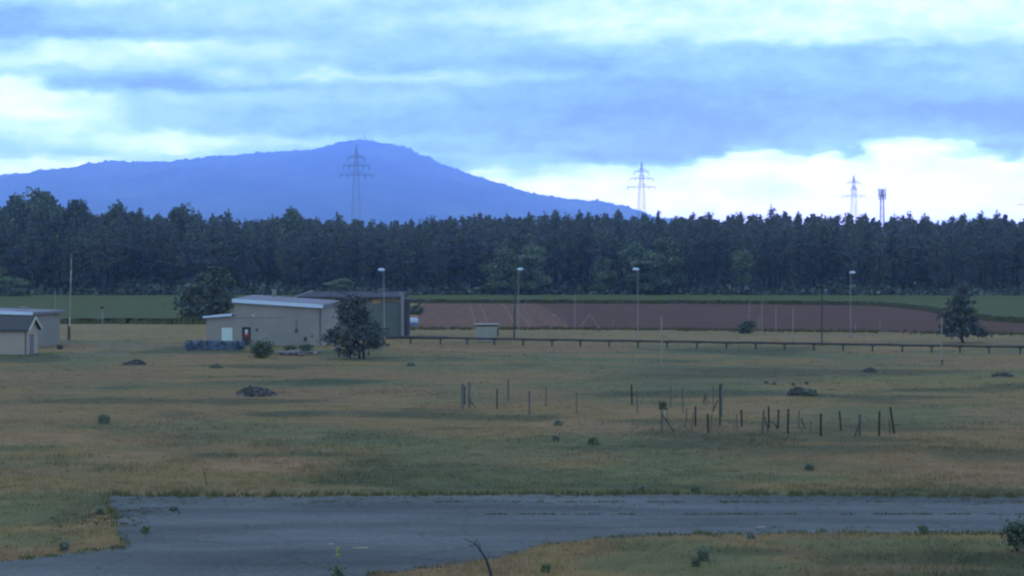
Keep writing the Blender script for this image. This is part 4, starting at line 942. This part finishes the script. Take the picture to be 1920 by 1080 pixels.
for bx, by, tx, ty, wpx, cc, br, lab in FP:
    x, d = gp(bx, by); z = (by - ty) * d / F * 1.08; lx = (tx - bx) * d / F; hw = wpx * d / F / 2 * (1.25 if cc == 'd' else 1.0)
    m = {'b': m_bluepost, 'd': m_rust, 'g': m_faint}[cc]
    mb = MB().hexa([(-hw, -hw, -.05), (hw, -hw, -.05), (hw, hw, -.05), (-hw, hw, -.05)], [(lx - hw, -hw, z), (lx + hw, -hw, z), (lx + hw * .8, hw, z + .02), (lx - hw, hw, z + .01)])
    if cc == 'b': mb.hexa([(lx - hw, -hw, z + .02), (lx + hw, -hw, z + .02), (lx + hw, hw, z + .02), (lx - hw, hw, z + .02)], [(lx - hw * .5, -hw - .08, z + .14), (lx + hw * .5, -hw - .08, z + .14), (lx + hw * .5, hw - .06, z + .14), (lx - hw * .5, hw - .06, z + .14)])
    o = tag(mb.build('fence_post', m, loc=(x, d, 0)), lab, 'fence post', 'remains of an old fence')
    if br:
        a0, b0, a1, b1 = br; zf = max(0, (by - b1) * d / F)
        MB().tube(((a0 - bx) * d / F, -hw, (by - b0) * d / F), ((a1 - bx) * d / F, -hw - .15, max(zf - .03, -.03)), .032, .032, 6).build('brace', m_rust, o)

# ------------------------------------------------------------------ pylons and the telecom tower
m_steel = mat('galvanised_lattice', (.42, .44, .48), rough=.6, var=.1, scale=.2)
m_arm = mat('dull_crossarm_steel', (.16, .17, .20), rough=.6, var=.1, scale=.2)
m_steeld = mat('dark_painted_steel', (.07, .075, .10), rough=.6, var=.1, scale=.2)
def lattice(mb, z0, w0, z1, w1, nseg, r, br):
    for sx, sy in ((-1, -1), (1, -1), (1, 1), (-1, 1)): mb.tube((sx * w0, sy * w0, z0), (sx * w1, sy * w1, z1), r, r, 4)
    for i in range(nseg):
        a, b = z0 + (z1 - z0) * i / nseg, z0 + (z1 - z0) * (i + 1) / nseg; wa, wb = w0 + (w1 - w0) * i / nseg, w0 + (w1 - w0) * (i + 1) / nseg
        for p, q in (((-1, -1), (1, -1)), ((1, -1), (1, 1)), ((1, 1), (-1, 1)), ((-1, 1), (-1, -1))):
            mb.tube((p[0] * wa, p[1] * wa, a), (q[0] * wb, q[1] * wb, b), br, br, 3); mb.tube((q[0] * wa, q[1] * wa, a), (p[0] * wb, p[1] * wb, b), br, br, 3)
            mb.tube((p[0] * wb, p[1] * wb, b), (q[0] * wb, q[1] * wb, b), br, br, 3)
def pylon(px, top, arms, d, lab, wl_=3.2):
    x = xat(px, d); zt = zat(top, d); t = empty('pylon', (x, d, 0), .25); tag(t, lab, 'pylon', 'power pylons beyond the forest')
    zA = zat(arms[-1][0], d); mb = MB(); lattice(mb, 0, wl_, zA, 1.25, 9, .11, .035)
    zu = zat(arms[0][0], d); lattice(mb, zA, 1.25, zu + 1, .6, 5, .10, .035); lattice(mb, zu + 1, .6, zt, .08, 3, .11, .06)
    mb.build('lattice_mast', m_steel, t)
    for ay, hw in arms:
        z = zat(ay, d); L = hw * d / F; am = MB(); ins = MB()
        for sx in (-1, 1):
            for sy in (-.6, .6): am.tube((0, sy, z), (sx * L, 0, z), .17, .13, 4); am.tube((0, sy, z + 1.8), (sx * L, 0, z + .1), .08, .07, 4)
            for k in range(1, 6): u = k / 6; am.tube((sx * L * u, 0, z), (sx * L * (u - .08), 0, z + 1.8 * (1 - u)), .06, .06, 3)
            for u in ((1.0, .55) if hw > 22 else (1.0,)): ins.tube((sx * L * u, 0, z), (sx * L * u, 0, z - 2.0), .14, .12, 6)
        ao_ = am.build('crossarm', m_arm, t); ins.build('insulator', m_steeld, ao_)
pylon(668, 272, [(295, 15), (311, 24), (328, 31)], 1100, 'tall faint pylon standing before the peak of the blue hill')
pylon(1203, 304, [(322, 14), (335, 23), (351, 28)], 1180, 'three armed pylon against bright cloud where the hill ends')
pylon(1601, 328, [(343, 14), (354, 6), (368, 25)], 1320, 'pylon against the bright cloud just left of the telecom tower')
pylon(1936, 352, [(371, 22), (384, 31)], 1400, 'pylon cut by the right edge of the view')
d = 860; x = xat(1654, d); tw = empty('telecom_tower', (x, d, 0)); tag(tw, 'short dark telecom tower with antennas above the forest at right', 'telecom tower')
z372, z355 = zat(373, d), zat(356, d)
mb = MB(); lattice(mb, 0, 1.0, z355, .6, 12, .12, .05); mb.build('lattice_mast', m_steeld, tw)
pf = MB()
for zz in (z372, z372 + 1.4, z355):
    for k in range(16):
        a, b = 6.2832 * k / 16, 6.2832 * (k + 1) / 16; pf.tube((1.55 * math.cos(a), 1.55 * math.sin(a), zz), (1.55 * math.cos(b), 1.55 * math.sin(b), zz), .12, .12, 4)
pf.tube((0, 0, z372 - .1), (0, 0, z372 + .05), 1.5, 1.5, 16); pf.build('platform', m_steeld, tw)
for k in range(6):
    a = 6.2832 * (k + .25) / 6; cx_, cy_ = 1.5 * math.cos(a), 1.5 * math.sin(a)
    MB().box(cx_ - .13, cx_ + .13, cy_ - .1, cy_ + .1, z372 + .9, z355 - .5).tube((cx_, cy_, z372), (cx_, cy_, z355 + (1.0 if k % 2 else .5)), .1, .08, 6).build('antenna', m_steeld, tw)
# mast on the hilltop
d = 11000; x = xat(684, d); t = empty('hilltop_mast', (x, d, 560)); tag(t, 'slender mast on the summit of the blue hill', 'mast')
MB().tube((0, 0, 0), (0, 0, 54), 2.6, 2.0, 8).tube((0, 0, 54), (0, 0, 76), 1.8, 1.2, 8).build('mast', m_steeld, t)
MB().tube((0, 0, 40), (0, 0, 44), 3.0, 3.0, 10).build('gallery', m_steeld, t)

# ------------------------------------------------------------------ grass
def grass(name, label, n, D0, D1, xpad, hlo, hhi, wlo, blades, seed, tall=None, fade=(.01, .01)):
    rg = np.random.default_rng(seed)
    D = np.sqrt(rg.uniform(D0 ** 2, D1 ** 2, n)); X = rg.uniform(-1, 1, n) * (D * .24 + xpad)
    dens = noise2(X, D, .5, seed + 1, 4); keep = (rg.random(n) < (.35 + 1.2 * (dens - .3)) * (sstep(D0 - .1, D0 + fade[0], D) * (1 - sstep(D1 - fade[1], D1, D)))) & ~inside(ASPHJ, X, D)
    X, D = X[keep], D[keep]; n = len(X)
    col = field_color(X, D)
    hn = noise2(X, D, .22, 55, 4); hgt = (hlo + (hhi - hlo) * sstep(.3, .7, hn)) * rg.uniform(.6, 1.3, n)
    if tall is not None: hgt *= tall(X, D)
    tint = rg.uniform(.86, 1.18, n); warm = rg.normal(0, .045, n)
    col = col * tint[:, None] * np.stack([1.17 + warm, np.full(n, 1.26), 1.62 - warm], 1)
    X = np.repeat(X, blades); Y = np.repeat(D, blades); h = np.repeat(hgt, blades) * rg.uniform(.55, 1.1, n * blades); C = np.repeat(col, blades, 0)
    m_ = n * blades; sp = .10 + .0006 * Y
    X = X + rg.normal(0, 1, m_) * sp; Y = Y + rg.normal(0, 1, m_) * sp
    w = (wlo * (.4 + .6 * Y / 100)) * rg.uniform(.6, 1.3, m_)
    a = rg.uniform(-.9, .9, m_); lx = rg.normal(0, .3, m_) * h; ly = rg.normal(0, 1.0, m_) * h
    cx_, sx_ = np.cos(a) * w, np.sin(a) * w
    V = np.stack([np.c_[X - cx_, Y - sx_, np.zeros(m_)], np.c_[X + cx_, Y + sx_, np.zeros(m_)], np.c_[X + lx, Y + ly, h]], 1).reshape(-1, 3)
    me = np_mesh(name, V, np.arange(m_ * 3).reshape(-1, 3), m_grass, colors=np.repeat(C, 3, 0))
    return tag(link(name, me), label, 'grass', kind='stuff')
m_grass = mat('meadow_grass', (.2, .2, .1), rough=.9, var=.10, scale=2, attr='tint', island=.14, coord='Position', transl=.35)
def soft_normal(m, k=.8):
    n, l = m.node_tree.nodes, m.node_tree.links
    g = n.new('ShaderNodeNewGeometry'); mx = n.new('ShaderNodeMix'); mx.data_type = 'VECTOR'; mx.inputs[0].default_value = k
    l.new(g.outputs['Normal'], mx.inputs[4]); mx.inputs[5].default_value = (0, 0, 1)
    nm = n.new('ShaderNodeVectorMath'); nm.operation = 'NORMALIZE'; l.new(mx.outputs[1], nm.inputs[0]); l.new(nm.outputs[0], n['Principled BSDF'].inputs['Normal'])
def edge_tall(X, Y):
    top = np.interp(X, [-22, -17, 0, 26], [88.2, 88.2, 89.0, 88.2])
    return 1 + .45 * np.exp(-((Y - top - .4) / .7) ** 2)
grass('grass', 'rough short grass of the near verge and meadow', 66000, 64, 135, 4, .08, .24, .012, 5, 1, edge_tall, (.01, 50))
grass('grass', 'dry patchy grass of the middle meadow', 36000, 90, 200, 6, .05, .17, .014, 4, 2, None, (35, 70))
grass('grass', 'dry grass of the distant meadow up to the fields', 9000, 150, 284, 10, .06, .16, .022, 4, 3, None, (60, 20))
# green fringe on the upper asphalt edge and weeds in the joints
def fringe(name, label, pts, h, w, m, seed, blades=6):
    rg = np.random.default_rng(seed); P = np.repeat(np.array(pts), blades, 0); n = len(P)
    P = P + rg.normal(0, 1, (n, 2)) * np.array([.10, .07]); hh = np.repeat(h if np.ndim(h) else np.full(len(pts), h), blades) * rg.uniform(.4, 1.2, n)
    l_ = rg.normal(0, .3, (n, 2)) * hh[:, None]
    V = np.stack([np.c_[P[:, 0] - w, P[:, 1], np.zeros(n)], np.c_[P[:, 0] + w, P[:, 1], np.zeros(n)], np.c_[P[:, 0] + l_[:, 0], P[:, 1] + l_[:, 1], hh]], 1).reshape(-1, 3)
    return tag(link(name, np_mesh(name, V, np.arange(n * 3).reshape(-1, 3), m)), label, 'grass', kind='stuff')
m_fr = mat('green_verge_grass', alb(84, 97, 86), rough=.9, var=.3, scale=1, island=.4, transl=.3)
rg = np.random.default_rng(8); pts = []; hs = []
for i in range(len(ASPH)):
    a, b = ASPH[i], ASPH[(i + 1) % len(ASPH)]
    if max(a[1], b[1]) < 62: continue
    L = math.dist(a, b); k = int(L * (14 if abs(a[0] - b[0]) > abs(a[1] - b[1]) else 2.5))
    for j in range(k):
        t = rg.random(); x = a[0] + (b[0] - a[0]) * t; y = a[1] + (b[1] - a[1]) * t + rg.normal(0, .30)
        nn = noise2(np.array([x]), np.array([y]), .9, 71, 3)[0]
        if rg.random() < nn * 1.7: pts.append((x, y)); hs.append((.10 + .26 * nn) * (1.0 if b[1] > 83 else .5))
fringe('verge_grass', 'dark green grass fringe along the asphalt edges', pts, np.array(hs), .02, m_fr, 5)
m_wd = mat('crack_weeds', alb(74, 84, 78), rough=.9, var=.3, scale=1, island=.4)
pts = []; hs = []
for y0_, x0_, x1_, dn_ in ((86.3, -8, 24, .30), (82.2, -3, 22, .42), (84.8, -1, 4, .2), (78.2, 2, 22, .08)):
    for k in range(int((x1_ - x0_) * 34 * dn_)):
        x = rg.uniform(x0_, x1_)
        if noise2(np.array([x]), np.array([y0_]), 1.4, 90, 3)[0] > .52: pts.append((x, y0_ + rg.normal(0, .05))); hs.append(rg.uniform(.02, .09))
for k in range(160):
    pts.append((rg.normal(-15.2, 1.2), rg.normal(81.5, 3))); hs.append(rg.uniform(.02, .12))
for k in range(420):
    pts.append((rg.uniform(-17, 24), rg.uniform(85, 88.7))); hs.append(rg.uniform(.01, .06))
fringe('crack_weeds', 'low weeds growing in the asphalt joints', pts, np.array(hs), .02, m_wd, 6)

pts = []; hs = []
for (a0, b0), (a1, b1) in zip([(760, 617.5), (1075, 617.5), (1300, 619.5), (1600, 622.5), (1850, 626.5)], [(1075, 617.5), (1300, 619.5), (1600, 622.5), (1850, 626.5), (2000, 629.5)]):
    a, b = gp(a0, b0), gp(a1, b1)
    for k in range(int(math.dist(a, b) * 16)):
        t = rg.random(); x_ = a[0] + (b[0] - a[0]) * t; y_ = a[1] + (b[1] - a[1]) * t + rg.normal(0, 1.6)
        if noise2(np.array([x_]), np.array([y_]), .35, 93, 3)[0] > .40: pts.append((x_, y_)); hs.append(rg.uniform(.15, .55))
m_hd = mat('rough_headland_grass', alb(80, 90, 76), rough=.9, var=.2, scale=.5, island=.25)
fringe('headland_grass', 'rough green grass strip between meadow and ploughed field', pts, np.array(hs), .05, m_hd, 16)

# ------------------------------------------------------------------ dead stalks, branch, flower
m_dead = mat('dead_wood', (.07, .06, .06), rough=.9, var=.25, scale=5)
def stalk(px, by, h, lab, lean=.1, forks=3, r_=.012, seed=1):
    x, d = gp(px, by); rg = random.Random(seed); mb = MB()
    pts = [(lean * h * (i / 5) ** 1.5 + rg.uniform(-.01, .01), 0, h * i / 5) for i in range(6)]
    mb.path(pts, [r_ * (1 - i / 7) for i in range(6)], 6)
    for k in range(forks):
        p = pts[rg.randint(2, 4)]; mb.tube(p, (p[0] + rg.uniform(-.25, .25) * h, rg.uniform(-.1, .1), p[2] + rg.uniform(.12, .3) * h), r_ * .5, r_ * .25, 5)
    return tag(mb.build('dead_stalk', m_dead, loc=(x, d, 0)), lab, 'stalk')
stalk(388, 912, .85, 'dark dead stalk in the lower left meadow above the asphalt', -.25, 4, .022, 2)
stalk(265, 908, .65, 'thin stalk left of the dark dead one above the asphalt', 0, 1, .008, 3); stalk(648, 912, .75, 'thin upright stalk right of the dead one above the asphalt', 0, 1, .01, 4)
stalk(1443, 899, .55, 'thin forked stalk in the right meadow above the asphalt', .1, 3, .010, 5); stalk(1118, 1052, .45, 'short straight stalk in the lower right verge', 0, 0, .009, 6)
stalk(1349, 1012, .35, 'thin stalk on the lower verge right of centre', 0, 1, .007, 7); stalk(1461, 1000, .3, 'tiny stalk at the lower asphalt edge', 0, 1, .007, 8)
stalk(1668, 898, .5, 'thin stalk in the right meadow near the asphalt', 0, 1, .008, 10); stalk(1012, 1050, .3, 'short stalk at the left of the lower verge', 0, 0, .007, 11)
stalk(1518, 1085, .5, 'leaning dark twig at the bottom right', -.5, 1, .012, 12)
# bent dead branch in the foreground
x, d = gp(922, 1090); r = empty('dead_branch', (x, d, 0)); tag(r, 'bent bare branch sticking up at the bottom centre', 'branch')
q = d / F
def bp(px, py): return ((px - 922) * q, 0, (1090 - py) * q)
MB().path([bp(923, 1092), bp(919, 1070), bp(912, 1050), bp(903, 1035), bp(896, 1026)], [.05, .045, .038, .03, .024], 8).build('stem', m_dead, r)
for pth in ([bp(896, 1026), bp(888, 1018), bp(877, 1013), bp(869, 1010)], [bp(897, 1028), bp(893, 1020), bp(889, 1012)], [bp(901, 1033), bp(899, 1020), bp(893, 1011)], [bp(890, 1022), bp(884, 1024), bp(878, 1022)]):
    MB().path(pth, [.018, .014, .010, .006][:len(pth)], 6).build('twig', m_dead, r)
# yellow flowering stalk
x, d = gp(633, 1080); r = empty('yellow_flower', (x, d, 0)); tag(r, 'yellow flowering stalk growing at the edge of the asphalt', 'flower')
q = d / F; MB().path([(0, 0, 0), (0, 0, 30 * q), (.01, 0, 50 * q)], [.008, .007, .005], 6).build('stem', m_fr, r)
rgf = np.random.default_rng(4); P = np.c_[rgf.normal(0, .022, 70), rgf.normal(0, .022, 70), rgf.uniform(36, 53, 70) * q]
V, Fc = leaves(P, .035, rgf); link('blossom', np_mesh('blossom', V, Fc, mat('yellow_petals', (.55, .50, .08), rough=.8, var=.15, scale=5)), r)
P = np.c_[rgf.normal(0, .10, 160), rgf.normal(0, .06, 160), rgf.random(160) ** 1.5 * .35]
V, Fc = leaves(P, .06, rgf); link('foliage', np_mesh('foliage', V, Fc, m_yel), r)
stalk(690, 1082, .25, 'small stalk right of the yellow flower at the bottom', 0, 1, .007, 15)
# pale scraps on the asphalt
m_scrap = mat('pale_scrap', alb(140, 150, 165), rough=.8, var=.1, scale=5)
for px, by, w_, lab in ((676, 1028, .28, 'pale flat scrap lying on the asphalt right of the yellow flower'), (620, 1021, .12, 'small pale scrap on the asphalt above the yellow flower'), (1426, 989, .16, 'pale scrap on the asphalt at the lower right')):
    x, d = gp(px, by); tag(MB().hexa([(-w_, -.06, .006), (w_, -.05, .006), (w_ * .8, .06, .006), (-w_ * .9, .05, .006)], [(-w_, -.06, .02), (w_, -.05, .03), (w_ * .8, .06, .04), (-w_ * .9, .05, .02)]).build('pale_scrap', m_scrap, loc=(x, d, 0)), lab, 'scrap')

# ------------------------------------------------------------------ air
hz = MB().box(-6000, 6000, -300, 13100, -1, 690)
m_h = bpy.data.materials.new('haze'); m_h.use_nodes = True; n_ = m_h.node_tree.nodes; n_.clear()
pv = n_.new('ShaderNodeVolumePrincipled'); pv.inputs['Color'].default_value = (.66, .90, 1.0, 1); pv.inputs['Density'].default_value = HAZE_K; pv.inputs['Anisotropy'].default_value = .8
out = n_.new('ShaderNodeOutputMaterial'); m_h.node_tree.links.new(pv.outputs[0], out.inputs['Volume'])
tag(hz.build('haze', m_h), 'pale blue haze over the whole landscape', 'haze', kind='stuff')
